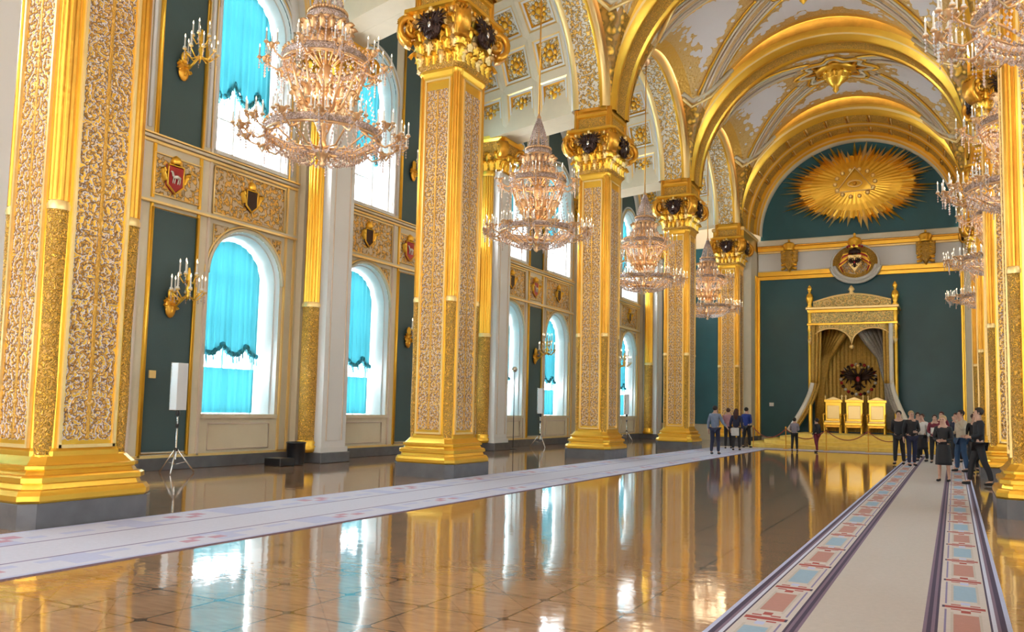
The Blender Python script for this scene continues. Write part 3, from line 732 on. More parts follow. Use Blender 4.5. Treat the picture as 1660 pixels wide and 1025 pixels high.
# ---------------------------------------------------------------- pilasters on the side walls
def make_pilaster():
    # local: wall at x=0, room +x ; width along y
    r = thing('wall_pilaster', '', 'column', group='white and gilded wall pilasters')
    b = MB(); b.box(0, 1.12, -.60, .60, 0, .28, 'stone_grey'); b.build('plinth', r, bev=.02)
    b = MB(); b.box(0, 1.02, -.50, .50, .28, 10.5, 'white_plaster'); b.box(0, 1.06, -.56, .56, .28, .42, 'white_plaster')
    for y0, y1, z0, z1 in ((-.32, .32, .6, 10.2),):
        b.tube([(1.03, y0, z0), (1.03, y1, z0), (1.03, y1, z1), (1.03, y0, z1)], .02, 'cream_pink', 4, closed=True)
    b.box(.0, .20, -.62, .62, .28, 10.5, 'cream')
    b.build('shaft', r, bev=.01)
    cb = MB()
    cb.lathe([(.26, .28), (.30, .34), (.30, .42), (.24, .48), (.27, .54), (.23, .6)], 'gold', 20)
    cb.lathe([(.225, .6), (.24, 2.0), (.235, 4.2)], 'carved_gold', 24)
    cb.lathe([(.26, 4.2), (.27, 4.27), (.24, 4.34)], 'gold_pale', 20)
    cb.lathe([(.235, 4.34), (.22, 10.3)], 'gold', 96, flute=.2, nfl=14)
    cb.lathe([(.24, 10.3), (.28, 10.4), (.24, 10.5)], 'gold', 20)
    o = cb.build('half_column', r, (.55, -.56, 0)); o2 = bpy.data.objects.new('half_column', o.data); C.objects.link(o2); o2.parent = r; o2.location = (.55, .56, 0)
    for s in (1, -1):
        pass
    b = MB(); b.sqloft([(.55, 10.5), (.52, 10.6), (.56, 11.1), (.72, 11.5), (.75, 11.6)], 'carved_gold', .5, 0, .2)
    for k in range(4):
        for row, (z, n) in enumerate(((10.55, 4), (10.85, 3))):
            for i in range(n): leaf(b, T(.5, 0, 0) @ RZ(k*pi/2) @ T(-.4+.8*i/(n-1), -.56, z), .14, .5, .22, 'gold')
    b.sqloft([(.78, 11.6), (.86, 11.68), (.86, 11.8)], 'gold', .5, 0, .12)
    b.build('capital', r)
    vb = MB(); volute(vb, Matrix.Identity(4), .3, .34); vm = None
    for k in range(4):
        Mx = T(.5, 0, 0) @ RZ(pi/4+k*pi/2) @ T(.98, 0, 11.3)
        if vm is None: o = vb.build('volute', r); vm = o.data
        else: o = bpy.data.objects.new('volute', vm); C.objects.link(o); o.parent = r
        o.matrix_local = Mx
    return r
pil = make_pilaster()
pn = ['behind the camera', 'hidden by the nearest pier', 'a black box at its foot, between two windows', 'just right of the second nave pier', 'right of the third nave pier', 'in the far corner by the end wall']
for k in range(6):
    y = CB[0]+4.725+SP*k
    if k == 5: y = 46.1
    if k == 0: pil.location = (-16, y, 0); pil['label'] = 'white and gilt left pilaster, '+pn[0]
    else: dup(pil, (-16, y, 0), 0, 'white and gilt left pilaster, '+pn[k])
    dup(pil, (6.8, y, 0), pi, 'white and gilt right wall pilaster, %s' % ['behind the camera', 'beside the camera', 'beyond the nearest right pier', 'beyond the crowd', 'near the end wall', 'touching the end wall'][k])

# ---------------------------------------------------------------- throne wall ornaments
t = thing('sunburst', 'huge gilded sunburst with an eye in a triangle above the throne', 'wall ornament', (-4.5, YE-.1, 14.0))
b = MB(); A, Bz = 2.9, 1.70
n = 44
random.seed(5)
for i in range(n):
    a = 2*pi*i/n+random.uniform(-.03, .03); L_ = random.choice((.97, 1.06, .85, 1.0, .92)); w_ = .075+random.uniform(0, .02)
    for da, l in ((-.05, .93), (.03, 1.02)):
        aa = a+da; ll = L_*l
        p0 = Vector((A*.78*cos(aa-w_), 0, Bz*.78*sin(aa-w_))); p1 = Vector((A*.78*cos(aa+w_), 0, Bz*.78*sin(aa+w_)))
        tip = Vector((3.95*ll*cos(aa), -.12, 2.36*ll*sin(aa))); mid = Vector((A*.8*cos(aa), -.30, Bz*.8*sin(aa)))
        b.add([p0, p1, tip, mid], [(0, 3, 2), (3, 1, 2), (0, 1, 3), (0, 2, 1)], 'gold_pale' if (i+int(da*100)) % 2 else 'gold')
b.build('rays', t)
b = MB()
vs = [(0, -.5, 0)]; fs = []
for j in range(1, 6):
    for i in range(88):
        a = 2*pi*i/88; rr = j/5*(1+.03*((i % 2)*2-1)); vs.append((A*rr*cos(a), -.5+.36*(j/5)**2, Bz*rr*sin(a)))
for i in range(88): fs.append((0, 1+i, 1+(i+1) % 88))
for j in range(4):
    for i in range(88): fs.append((1+j*88+i, 1+(j+1)*88+i, 1+(j+1)*88+(i+1) % 88, 1+j*88+(i+1) % 88))
b.add(vs, fs, 'gold', False); b.build('disc', t)
b = MB()
b.tube([(-.95, -.55, -.35), (.95, -.55, -.35), (0, -.55, .95)], .06, 'eye_relief', 5, closed=True)
b.tube([(.35*cos(a), -.58, .05+.17*sin(a)) for a in [2*pi*i/20 for i in range(20)]], .04, 'eye_relief', 5, closed=True)
b.ball((0, -.58, .05), .11, 'gold_deep', 8, 6)
for i in range(14):
    a = 2*pi*i/14; b.ball((1.0*cos(a), -.5, .1+.75*sin(a)), .12, 'eye_relief', 6, 4)
b.build('eye_triangle', t)
# main arms: mantle, shield, crown
t = thing('state_coat_of_arms', 'large round coat of arms with crown and ermine mantle over the throne canopy', 'coat of arms', (-4.55, YE-.5, 9.75))
b = MB()
b.lathe([(.01, -.12), (.62, -.12)], 'carved_frieze', 28); b.lathe([(.62, -.12), (.8, -.10), (1.0, -.02)], 'carved_gold', 28); b.lathe([(1.0, -.02), (1.08, .06), (1.0, .12)], 'ermine_white', 28)
for i in range(40):
    a = pi*1.06+pi*.88*(i+.5)/40
    for rr in (1.08, .94): b.ball((rr*cos(a), rr*sin(a), -.05), .12, 'ermine_white', 6, 4)
    b.ball((1.0*cos(a), 1.0*sin(a), -.15), .03, 'bronze_dark', 4, 3)
b.xf(Matrix.Rotation(pi/2, 4, 'X')); 
for i in range(len(b.v)): b.v[i] = (b.v[i][0]*1.13, b.v[i][1], b.v[i][2]*.95)
b.build('mantle', t)
b = MB()
for k in (1, -1):
    for q in range(6): b.tube([(k*.15, -.14, .55-.05*q), (k*(.55+.05*q), -.16, .45-.13*q), (k*(.75-.04*q), -.14, .1-.15*q)], [.07, .06, .03], ['gold', 'red_enamel', 'gold_deep'][q % 3], 5)
b.build('mantle_lining', t)
b = MB(); b.add([(-.32, -.22, .4), (.32, -.22, .4), (.32, -.22, -.05), (0, -.22, -.5), (-.32, -.22, -.05), (-.36, -.1, .44), (.36, -.1, .44), (.36, -.1, -.08), (0, -.1, -.58), (-.36, -.1, -.08)],
      [(0, 4, 3, 2, 1), (0, 1, 6, 5), (1, 2, 7, 6), (2, 3, 8, 7), (3, 4, 9, 8), (4, 0, 5, 9)], 'gold_pale'); b.build('shield', t)
b = MB(); eagle(b, T(0, -.26, 0), .62); b.build('double_eagle', t)
b = MB(); b.lathe([(.28, 0), (.32, .06), (.30, .2), (.1, .3), (.02, .38)], 'bronze_dark', 14, (0, -.16, .45)); b.build('helmet', t)
b = MB(); b.lathe([(.30, .0), (.34, .1), (.30, .16), (.38, .34), (.30, .52), (.08, .62), (.05, .7), (.09, .76), (.01, .84)], 'gold', 16, (0, -.1, .78))
for i in range(8): b.ball((.36*cos(i*pi/4), -.1+.36*sin(i*pi/4), .86), .07, 'red_enamel', 6, 4)
b.build('crown', t)
for x, l in ((-7.95, 'left'), (-1.15, 'right')):
    t = thing('relief_shield', 'small gilded crowned coat of arms on the white band, %s of the round arms' % l, 'coat of arms', (x, YE-.5, 10.3), 0, 'small gilded arms on the end wall band')
    b = MB(); b.add([(-.4, -.1, .35), (.4, -.1, .35), (.42, -.1, -.2), (0, -.1, -.75), (-.42, -.1, -.2), (-.46, .1, .4), (.46, .1, .4), (.46, .1, -.25), (0, .1, -.85), (-.46, .1, -.25)],
      [(0, 4, 3, 2, 1), (0, 1, 6, 5), (1, 2, 7, 6), (2, 3, 8, 7), (3, 4, 9, 8), (4, 0, 5, 9)], 'carved_gold')
    for k in (1, -1):
        for q in range(5): leaf(b, T(k*.42, -.05, .2-.22*q) @ Matrix.Rotation(-k*(1.0+.1*q), 4, 'Y'), .09, .34, .1)
    b.build('shield', t)
    b = MB(); b.lathe([(.26, 0), (.3, .08), (.26, .12), (.34, .3), (.24, .42), (.05, .48), (.06, .56), (.01, .62)], 'gold', 12, (0, 0, .36)); b.build('crown', t)
b = MB(); b.box(-9.12, -8.88, YE-.08, YE-.04, 2.0, 2.2, 'lamp_white'); tag(b.build('wall_plate'), 'tiny white plate low on the left of the teal throne wall', 'switch plate')

# ---------------------------------------------------------------- dais, canopy, thrones
b = MB(); NS = 4
for i in range(NS):
    z0, z1 = i*.16, (i+1)*.16; g = i*.55; pts = []
    x0, x1, yf, yb = -9.2+g*1.2, -.2-g*.4, 40.2+g, YE-.1
    outl = [(x0, yb)]+[(x0+1.6*(1-cos(a)), yf+(yb-yf)*.0+3.2*(1-sin(a))) for a in [pi/2*j/8 for j in range(9)]]+[(x1, yf), (x1, yb)]
    n0 = len(b.v); m_ = len(outl)
    b.add([(x, y, z0) for x, y in outl]+[(x, y, z1) for x, y in outl], [tuple(range(m_, 2*m_))]+[(k, (k+1) % m_, m_+(k+1) % m_, m_+k) for k in range(m_)], 'dais_carpet')
tag(b.build('dais', bev=.02), 'low stepped dais covered in golden carpet below the thrones', 'dais')
t = thing('throne_canopy', 'tall gilded canopy with double arched front and ermine drapes over the thrones', 'canopy', (-4.62, 46.0, .645))
W = 2.05; ZC = .64
def z_(z): return z-ZC
b = MB()   # frame on top
b.box(-W-.12, W+.12, -.12, 1.7, z_(6.95), z_(7.12), 'gold'); b.box(-W-.2, W+.2, -.2, 1.72, z_(7.12), z_(7.25), 'gold_pale'); b.box(-W-.06, W+.06, -.06, 1.7, z_(6.4), z_(6.95), 'canopy_gilt')
b.box(-W-.14, W+.14, -.15, 1.7, z_(6.28), z_(6.4), 'gold')
b.build('cornice', t, bev=.02)
b = MB()   # pierced crest
pts = []
for i in range(41):
    x = -W*.92+2*W*.92*i/40; h = .14+.50*max(0, cos(x/W*1.35))**1.2; pts.append((x, h))
vs = [(x, y, z_(7.25)+zz) for (x, h) in pts for y in (-.05, .05) for zz in (0, h)]
fs = []
for i in range(40):
    a = i*4; c_ = a+4; fs += [(a, c_, c_+1, a+1), (a+2, a+3, c_+3, c_+2), (a+1, c_+1, c_+3, a+3)]
b.add(vs, fs, 'canopy_gilt')
b.tube([(x, -.04, z_(7.25)+h) for x, h in pts], .05, 'gold_pale', 6)
for x in (-1.2, -.6, 0, .6, 1.2): b.tube([(x+.16*cos(a), -.09, z_(7.45)+.12*sin(a)) for a in [2*pi*i/12 for i in range(12)]], .035, 'gold_pale', 5, closed=True)
b.lathe([(.12, 0), (.16, .1), (.08, .16), (.17, .28), (.1, .4), (.02, .5)], 'gold_pale', 10, (0, 0, z_(7.85)))
b.build('crest', t)
b = MB()   # scalloped valance: two round arches meeting in a pendant
def vz(x):
    r = W/2; d = abs(abs(x)-r); return 5.25+sqrt(max(0, 1-(d/r)**2))*.85
n = 64; vs = []; 
for i in range(n+1):
    x = -W+2*W*i/n; x = max(-W, min(W, x)); zb = z_(vz(x))
    vs += [(x, -.1, zb), (x, -.1, z_(6.3)), (x, .02, zb), (x, .02, z_(6.3))]
fs = []
for i in range(n): a = i*4; c_ = a+4; fs += [(a, a+1, c_+1, c_), (a+2, c_+2, c_+3, a+3), (a, c_, c_+2, a+2)]
b.add(vs, fs, 'canopy_gilt')
b.tube([(-W+2*W*i/n, -.12, z_(vz(-W+2*W*i/n))) for i in range(n+1)], .045, 'gold_pale', 6)
b.ball((0, -.1, z_(5.12)), .12, 'gold_pale', 8, 6)
for s in (1, -1):   # side valances
    b.box(s*W-.05, s*W+.05, 0, 1.6, z_(5.6), z_(6.3), 'canopy_gilt')
b.build('valance', t)
for s in (1, -1):
    b = MB(); b.lathe([(.10, 0), (.10, 5.3), (.13, 5.4), (.1, 5.6), (.12, 6.6), (.16, 6.65), (.1, 6.75), (.14, 6.9), (.2, 7.1), (.14, 7.3), (.05, 7.4), (.09, 7.5), (.13, 7.62), (.07, 7.74), (.01, 7.82)], 'gold', 14)
    b.tube([(0, -.02, 4.55), (0, -.02, 4.9)], [.05, .12], 'gold_pale', 8)
    b.build('post', t, (s*(W+.02), 0, 0))
# drapes: hang from the corners, swept out and down
def drape(side, xt, xm, xb_, mat, edge):
    b = MB(); n, m_ = 30, 22; G = []
    for j in range(m_+1):
        tt = j/m_; z = z_(6.3)+(.05-z_(6.3))*tt if False else (6.3-ZC)*(1-tt)+.06*tt
        if tt < .52: xo = xt+(xm-xt)*(tt/.52)
        else: q = (tt-.52)/.48; xo = xm+(xb_-xm)*q**1.5
        wd = .34+.25*abs(sin(tt*pi))*.3+.45*max(0, tt-.5)
        row = []
        for i in range(n+1):
            s = i/n; y = -.12+1.65*s; f_ = .07*sin(9*2*pi*s)*(1-.3*tt)
            row.append((side*(xo+f_-wd*.25*sin(pi*s)), y, z+.0*s))
        G.append(row)
    b.add([p for r in G for p in r], [(j*(n+1)+i, j*(n+1)+i+1, (j+1)*(n+1)+i+1, (j+1)*(n+1)+i) for j in range(m_) for i in range(n)], mat, True)
    fr = MB()   # broad front edge of the drape, folded towards the viewer
    L1 = [Vector(r[0]) for r in G]
    for off, mt, rr in ((0, edge, .11), (-.17, mat, .10), (-.33, mat, .08)):
        q_ = [(p.x+side*off*(1-.2*k/m_), p.y-.02+abs(off)*.4, p.z) for k, p in enumerate(L1)]; r_ = [rr*(1+.5*max(0, k/m_-.5)) for k in range(m_+1)]
        fr.tube(q_[:13], r_[:13], 'brocade_gold' if side < 0 or off else mt, 7); fr.tube(q_[12:], r_[12:], mt, 7)
    return b, fr
for side in (-1, 1):
    mat = 'brocade_gold' if side < 0 else 'brocade_grey'
    bb, fr = drape(side, 1.86, 1.86 if side > 0 else 1.92, 2.85 if side > 0 else 3.15, mat, 'ermine_white')
    o = bb.build('drape', t); o2 = fr.build('drape_edge', o)
b = MB()   # backcloth and inner gathered drapery
n = 80; vs = []; fs = []
for i in range(n+1):
    x = -W+2*W*i/n
    for z in (z_(.7), z_(6.3)): vs.append((x, 1.55+.03*sin(i*1.6), z))
for i in range(n): fs.append((i*2, i*2+2, i*2+3, i*2+1))
b.add(vs, fs, 'brocade_gold', True); b.build('backcloth', t)
for side in (-1, 1):
    b = MB()
    for q in range(7):
        p = q/6
        pts = [(side*(.15+.25*q), .3+.18*q, z_(6.2)), (side*(.7+.16*q), .5+.12*q, z_(5.4)), (side*(1.25+.08*q), .8, z_(4.6-.2*p)), (side*(1.55+.03*q), .95, z_(3.2)), (side*(1.6+.05*q), 1.0, z_(.9))]
        b.tube(pts, [.14, .17, .15, .12, .12], 'brocade_grey' if side > 0 else 'brocade_gold', 7)
    b.build('inner_drape', t)
b = MB(); eagle(b, T(.15, 1.45, z_(3.55)), 1.45, 'bronze_dark', 'red_enamel'); 
for i in range(26):
    a = 2*pi*i/26; b.ball((.15+.86*cos(a), 1.5, z_(3.5)+.80*sin(a)), .09, ['bronze_dark', 'ermine_white', 'red_enamel'][i % 3], 6, 4)
b.build('embroidered_eagle', t)
def make_throne():
    r = thing('throne', '', 'throne', group='three gilded thrones')
    b = MB(); b.box(-.42, .42, -.35, .35, .42, .56, 'gold'); b.box(-.38, .38, -.33, .33, .56, .64, 'gold_pale'); b.box(-.40, .40, -.33, -.29, .30, .42, 'gold_deep'); b.build('seat', r, bev=.02)
    b = MB(); b.box(-.40, .40, .28, .38, .6, 1.7, 'gold'); b.box(-.30, .30, .25, .30, .75, 1.45, 'gold_pale'); b.box(-.46, .46, .26, .40, 1.62, 1.76, 'gold')
    b.add([(-.40, .3, 1.76), (.40, .3, 1.76), (0, .3, 1.92), (-.40, .36, 1.76), (.40, .36, 1.76), (0, .36, 1.92)], [(0, 1, 2), (5, 4, 3), (0, 2, 5, 3), (1, 4, 5, 2)], 'gold_pale'); b.build('backrest', r, bev=.015)
    for sx in (-1, 1):
        for sy in (-1, 1):
            b = MB(); b.lathe([(.06, 0), (.05, .06), (.035, .1), (.05, .3), (.06, .42)], 'gold', 8, (sx*.38, sy*.30, 0)); b.build('leg', r)
        b = MB(); b.tube([(sx*.42, .3, .98), (sx*.44, -.05, 1.0), (sx*.43, -.34, .95), (sx*.42, -.36, .86)], .045, 'gold', 7); b.tube([(sx*.42, -.3, .5), (sx*.42, -.33, .95)], .04, 'gold', 7); b.build('armrest', r)
    for sx in (-1, 1):
        b = MB(); b.lathe([(.05, 0), (.05, .14), (.03, .16), (.07, .24), (.02, .32)], 'gold_pale', 8, (sx*.42, .33, 1.7)); b.build('finial', r)
    return r
th = make_throne(); th.location = (-5.66, 46.6, .64); th['label'] = 'gilded throne on the left under the canopy'
dup(th, (-4.62, 46.6, .64), 0, 'gilded throne in the middle, right below the embroidered eagle'); dup(th, (-3.52, 46.6, .64), 0, 'gilded throne on the right under the canopy')
# rope barrier
prev = None
posts = [(-6.7, 38.8), (-5.0, 38.9), (-3.3, 39.0), (-1.7, 39.1), (-8.3, 39.6)]
pl = [' between the two children and the throne steps', ' just right of the children', ' before the middle throne', ' beside the crowd', ' farthest left, by the dais end']
st = None
for i, (x, y) in enumerate(posts):
    if st is None:
        st = thing('rope_post', 'slim gilded rope post'+pl[0], 'rope post', (x, y, 0), 0, 'rope posts before the dais')
        b = MB(); b.lathe([(.15, 0), (.15, .02), (.03, .05)], 'gold_deep', 14); b.build('foot', st)
        b = MB(); b.lathe([(.022, .03), (.022, .92), (.045, .95), (.03, 1.0), (.005, 1.03)], 'gold_deep', 10); b.build('pole', st)
    else: dup(st, (x, y, 0), 0, 'slim gilded rope post'+pl[i])
order = [4, 0, 1, 2, 3]
for i in range(4):
    a, c_ = posts[order[i]], posts[order[i+1]]
    pts = [(a[0]+(c_[0]-a[0])*q/12, a[1]+(c_[1]-a[1])*q/12, .92-.42*(1-(q/6-1)**2)) for q in range(13)]
    b = MB(); b.tube(pts, .022, 'rope_red', 6); tag(b.build('barrier_rope'), 'dark red rope sagging between the %s rope posts from the left' % ['first and second', 'second and third', 'third and fourth', 'fourth and fifth'][i], 'rope', 'barrier ropes before the dais')

# ---------------------------------------------------------------- carpets
def strip_carpet(name, label, xs, ys, fn):
    b = MB(); z = .012
    for i in range(len(xs)-1):
        for j in range(len(ys)-1):
            mt = fn((xs[i]+xs[i+1])/2, (ys[j]+ys[j+1])/2)
            b.add([(xs[i], ys[j], z), (xs[i+1], ys[j], z), (xs[i+1], ys[j+1], z), (xs[i], ys[j+1], z)], [(0, 1, 2, 3)], mt)
    x0, x1, y0, y1 = xs[0], xs[-1], ys[0], ys[-1]
    e = 'carpet_purple'
    for a, c_ in (((x0, y0), (x1, y0)), ((x1, y0), (x1, y1)), ((x1, y1), (x0, y1)), ((x0, y1), (x0, y0))):
        b.quad((*a, 0.0005), (*c_, 0.0005), (*c_, z), (*a, z), e)
    return tag(b.build(name), label, 'carpet')
cx0, cx1 = -1.64, .36
bw = [0, .035, .075, .10, .13, .145, .16, .195, .215, .27, .34, .395, .415, .445, .46, .48, .50, .52, .545, .575, .60]
xs = [cx0+v for v in bw]+[cx1-v for v in bw][::-1]
CP = 1.29
yy = []
k = -5
while 7.39+CP*k < 37.6:
    y0 = 7.39+CP*k
    for d in (-.645, -.60, -.57, -.53, -.43, -.36, .36, .43, .53, .57, .60): yy.append(y0+d)
    k += 1
def rfn(x, y):
    d = min(x-cx0, cx1-x)
    if d < .035: return 'carpet_lilac'
    if d < .10: return 'carpet_navy' if .035 < d < .075 else 'carpet_purple'
    if d < .13: return 'carpet_lilac_pale'
    if .16 > d > .13: return 'carpet_navy' if d < .145 else 'carpet_pale'
    if d > .60: return 'carpet_beige'
    if d > .50: return 'carpet_navy' if .50 < d < .52 or .545 < d < .575 else 'carpet_purple'
    if d > .48: return 'carpet_pale'
    kk = round((y-7.39)/CP); e = abs(y-(7.39+CP*kk)); red = kk % 2 == 0
    if e > .60: return 'carpet_navy' if (d < .16 or d > .46) else 'carpet_scroll'
    if e > .57: return 'carpet_pale'
    if e > .53: return 'carpet_scroll' if (.195 < d < .27 or .34 < d < .415) else 'carpet_pale'
    if .215 < d < .395 and e < .36: return 'carpet_red' if red else 'carpet_blue'
    if (.195 < d < .215 or .395 < d < .415) and e < .43: return 'carpet_beige'
    if (.145 < d < .16 or .445 < d < .46): return 'carpet_line'
    if .43 < e < .53 and .27 < d < .34: return 'carpet_scroll' if red else 'carpet_lilac'
    return 'carpet_pale'
strip_carpet('runner_carpet', 'beige runner with blue and red medallion borders leading to the crowd', xs, yy, rfn)
lx = [-9.74, -9.68, -9.62, -9.50, -9.30, -9.16, -9.04, -8.94, -8.90, -8.0, -7.96, -7.86, -7.74, -7.60, -7.48, -7.40, -7.34]
ly = []; k = -12
while True:
    y = 6.0+.2*k
    if y > 37.6: break
    ly.append(y); k += 1
def lfn(x, y):
    if x < -9.68 or x > -7.40: return 'carpet_line' if x > -9.7 and x < -9 else 'carpet_lilac'
    if -9.68 < x < -9.62 or -7.48 < x < -7.40: return 'carpet_lilac_pale'
    if -8.94 < x < -8.90 or -8.0 < x < -7.96: return 'carpet_line'
    if -8.9 < x < -8.0: return 'carpet_lilac_pale'
    ph = ((y+(.0 if x < -8.5 else 1.2)) % 2.6)
    if ph < .6 and (-9.50 < x < -9.16 or -7.86 < x < -7.60):
        return 'carpet_pink' if (int(ph/.2)+(x > -9.3)+(x > -7.74)) % 2 == 0 else 'carpet_lilac_pale'
    if (-9.30 < x < -9.16 or -7.86 < x < -7.74) and int(y/.2) % 3: return 'carpet_lilac'
    return 'carpet_lilac_pale' if int(y*2.3) % 4 else 'carpet_lilac'
strip_carpet('runner_carpet', 'pale lilac runner with pink flower borders beside the left piers', lx, ly, lfn)
cxs = [-9.74, -9.6, -1.9, -1.74, .3, .36]
strip_carpet('runner_carpet', 'cross runner lying along the foot of the throne dais', [-9.74]+[-9.6+.3*i for i in range(34)], [37.62, 37.7, 37.8, 39.3, 39.4, 39.5], lambda x, y: 'carpet_purple' if y < 37.7 or y > 39.4 else ('carpet_beige' if 37.8 < y < 39.3 else 'carpet_pink'))

# ---------------------------------------------------------------- chandeliers
def candle_mesh():
    b = MB(); b.lathe([(.005, 0), (.035, .01), (.03, .04), (.014, .05), (.014, .20), (.005, .2)], 'candle_white', 7); b.lathe([(.002, .2), (.014, .225), (.008, .25), (.001, .275)], 'candle_glow', 6); return b
cm = candle_mesh().build('candle'); candle_me = cm.data; bpy.data.objects.remove(cm)
def strand(b, p0, p1, sag, n, r, mat='crystal'):
    for i in range(n+1):
        t = i/n; p = Vector(p0).lerp(Vector(p1), t); p.z -= sag*4*t*(1-t); 
        s = r; b.add([p+Vector((0, 0, s*1.5)), p+Vector((s, 0, 0)), p+Vector((0, s, 0)), p+Vector((-s, 0, 0)), p+Vector((0, -s, 0)), p-Vector((0, 0, s*1.5))],
                     [(0, 1, 2), (0, 2, 3), (0, 3, 4), (0, 4, 1), (5, 2, 1), (5, 3, 2), (5, 4, 3), (5, 1, 4)], mat)
def arm_mesh(L_, ncl, rad, mat='gold_rose'):
    # arm leaves the ring at origin along +x, curls and carries a dish for candles
    b = MB()
    b.tube([(-.15, 0, .02), (0, 0, -.1), (.12*L_/.4, 0, -.16), (L_*.75, 0, -.08), (L_, 0, .05)], [.028, .024, .02, .018, .016], mat, 6)
    b.lathe([(.01, -.06), (.05, -.02), (rad*.55, .03), (rad*.6, .05), (.01, .05)], 'gold_rose', 10, (L_, 0, .02))
    for q in range(ncl):
        a = 2*pi*q/ncl; x, y = L_+rad*cos(a), rad*sin(a)
        b.tube([(L_, 0, 0), (L_+rad*.5*cos(a), rad*.5*sin(a), -.06), (x, y, .04)], .011, mat, 5)
        b.lathe([(.01, .03), (.045, .05), (.05, .065), (.01, .065)], 'gold_rose', 7, (x, y, 0))
        strand(b, (x, y, .02), (x, y, -.14), 0, 3, .018)
    strand(b, (L_, 0, -.08), (L_, 0, -.30), 0, 4, .026)
    strand(b, (L_, 0, -.02), (0, 0, -.1), .10, 7, .018)
    return b
def make_chandelier():
    # origin at the bottom tip ; z up. total height ~4.1 to the top loop
    r = thing('crystal_chandelier', '', 'chandelier', group='crystal chandeliers between the piers')
    b = MB()
    b.lathe([(.01, 0), (.07, .05), (.03, .12), (.10, .22), (.16, .32), (.08, .42), (.05, .6), (.12, .75), (.2, .95), (.1, 1.15), (.05, 1.4), (.09, 1.6), (.16, 1.8), (.08, 2.0), (.05, 2.4), (.1, 2.6), (.05, 2.8), (.04, 3.9), (.07, 4.0), (.02, 4.1)], 'gold_rose', 14)
    b.build('stem', r)
    b = MB(); b.tube([(0, 0, 4.05), (0, 0, 9.42)], .022, 'gold_deep', 6); b.lathe([(.2, 9.44), (.16, 9.3), (.05, 9.2)], 'gold_rose', 14); b.build('hanging_rod', r)
    rings = [(1.08, .55, 14), (.80, 2.0, 10), (.36, 2.85, 0)]
    for R_, z, n in rings:
        b = MB()
        b.tube([(R_*cos(2*pi*i/40), R_*sin(2*pi*i/40), z) for i in range(40)], .03, 'gold_rose', 6, closed=True)
        b.lathe([(R_+.0, z+.02), (R_+.05, z+.10), (R_+.01, z+.16), (R_-.03, z+.1), (R_, z+.02)], 'crystal_beads', 40)
        for i in range(40):
            a = 2*pi*i/40; b.ball((R_*1.01*cos(a), R_*1.01*sin(a), z+.2), .035, 'gold_rose', 5, 4)
            a2 = a; strand(b, (R_*cos(a2), R_*sin(a2), z-.02), (R_*.97*cos(a2), R_*.97*sin(a2), z-.17), 0, 2, .024)
        b.build('ring', r)
        if n:
            am = arm_mesh(.42 if n == 14 else .34, 5 if n == 14 else 3, .15 if n == 14 else .11); m0 = None
            for i in range(n):
                if m0 is None: o = am.build('arm', r); m0 = o.data
                else: o = bpy.data.objects.new('arm', m0); C.objects.link(o); o.parent = r
                o.matrix_local = RZ(2*pi*i/n) @ T(R_, 0, z+.02)
                nc, rd, LL = (5, .15, .42) if n == 14 else (3, .11, .34)
                for q in range(nc):
                    c_ = bpy.data.objects.new('candle', candle_me); C.objects.link(c_); c_.parent = o
                    a = 2*pi*q/nc; c_.location = (LL+rd*cos(a), rd*sin(a), .06)
    b = MB()    # tent and cascades of crystal strands, and an ornate gilded basket
    for i in range(28):
        a = 2*pi*i/28; ca, sa = cos(a), sin(a)
        strand(b, (.05*ca, .05*sa, 3.95), (.36*ca, .36*sa, 2.95), -.04 if i % 2 else .03, 16, .024, 'crystal_beads' if i % 2 else 'crystal')
        strand(b, (.36*ca, .36*sa, 2.82), (.80*ca, .80*sa, 2.1), .10, 12, .023)
        if i % 2 == 0: strand(b, (.80*ca, .80*sa, 1.95), (1.08*ca, 1.08*sa, .7), .14, 14, .022)
        strand(b, (1.08*ca, 1.08*sa, .52), (.3*ca, .3*sa, .25), .18, 13, .026, 'crystal' if i % 2 else 'crystal_beads')
        strand(b, (.80*ca, .80*sa, 1.95), (.2*ca, .2*sa, 1.5), .16, 10, .026)
    b.build('crystal_strands', r)
    b = MB()
    for i in range(14):
        a = 2*pi*i/14; ca, sa = cos(a), sin(a)
        b.tube([(.14*ca, .14*sa, .35), (.6*ca, .6*sa, .30), (1.06*ca, 1.06*sa, .55)], .018, 'gold_rose', 5)
        b.tube([(.18*ca, .18*sa, .95), (.42*ca, .42*sa, 1.1), (.62*ca, .62*sa, 1.45), (.80*ca, .80*sa, 2.0)], .022, 'gold_rose', 5)
        b.tube([(.12*ca, .12*sa, 2.0), (.4*ca, .4*sa, 2.3), (.36*ca, .36*sa, 2.8)], .018, 'gold_rose', 5)
        for zz, rr in ((1.0, .38), (1.25, .52), (2.25, .42), (2.6, .42)):
            leaf(b, RZ(a) @ T(0, -rr, zz), .07, .28, .12, 'gold_rose')
    b.build('scroll_basket', r)
    return r
ch = make_chandelier(); first = True
cl = ['largest and nearest chandelier, left of the second pier', 'second chandelier on the left, between the second and third piers', 'third chandelier on the left, between the third and fourth piers', 'farthest chandelier on the left, beside the last pier']
cr = ['nearest chandelier on the right, above the picture', 'second chandelier on the right, at the top right corner of the picture', 'third chandelier on the right, overlapping the end arch', 'farthest chandelier on the right, level with the end wall cornice']
CY_ = [Y0+PL+(SP-PL)/2+SP*k for k in range(4)]
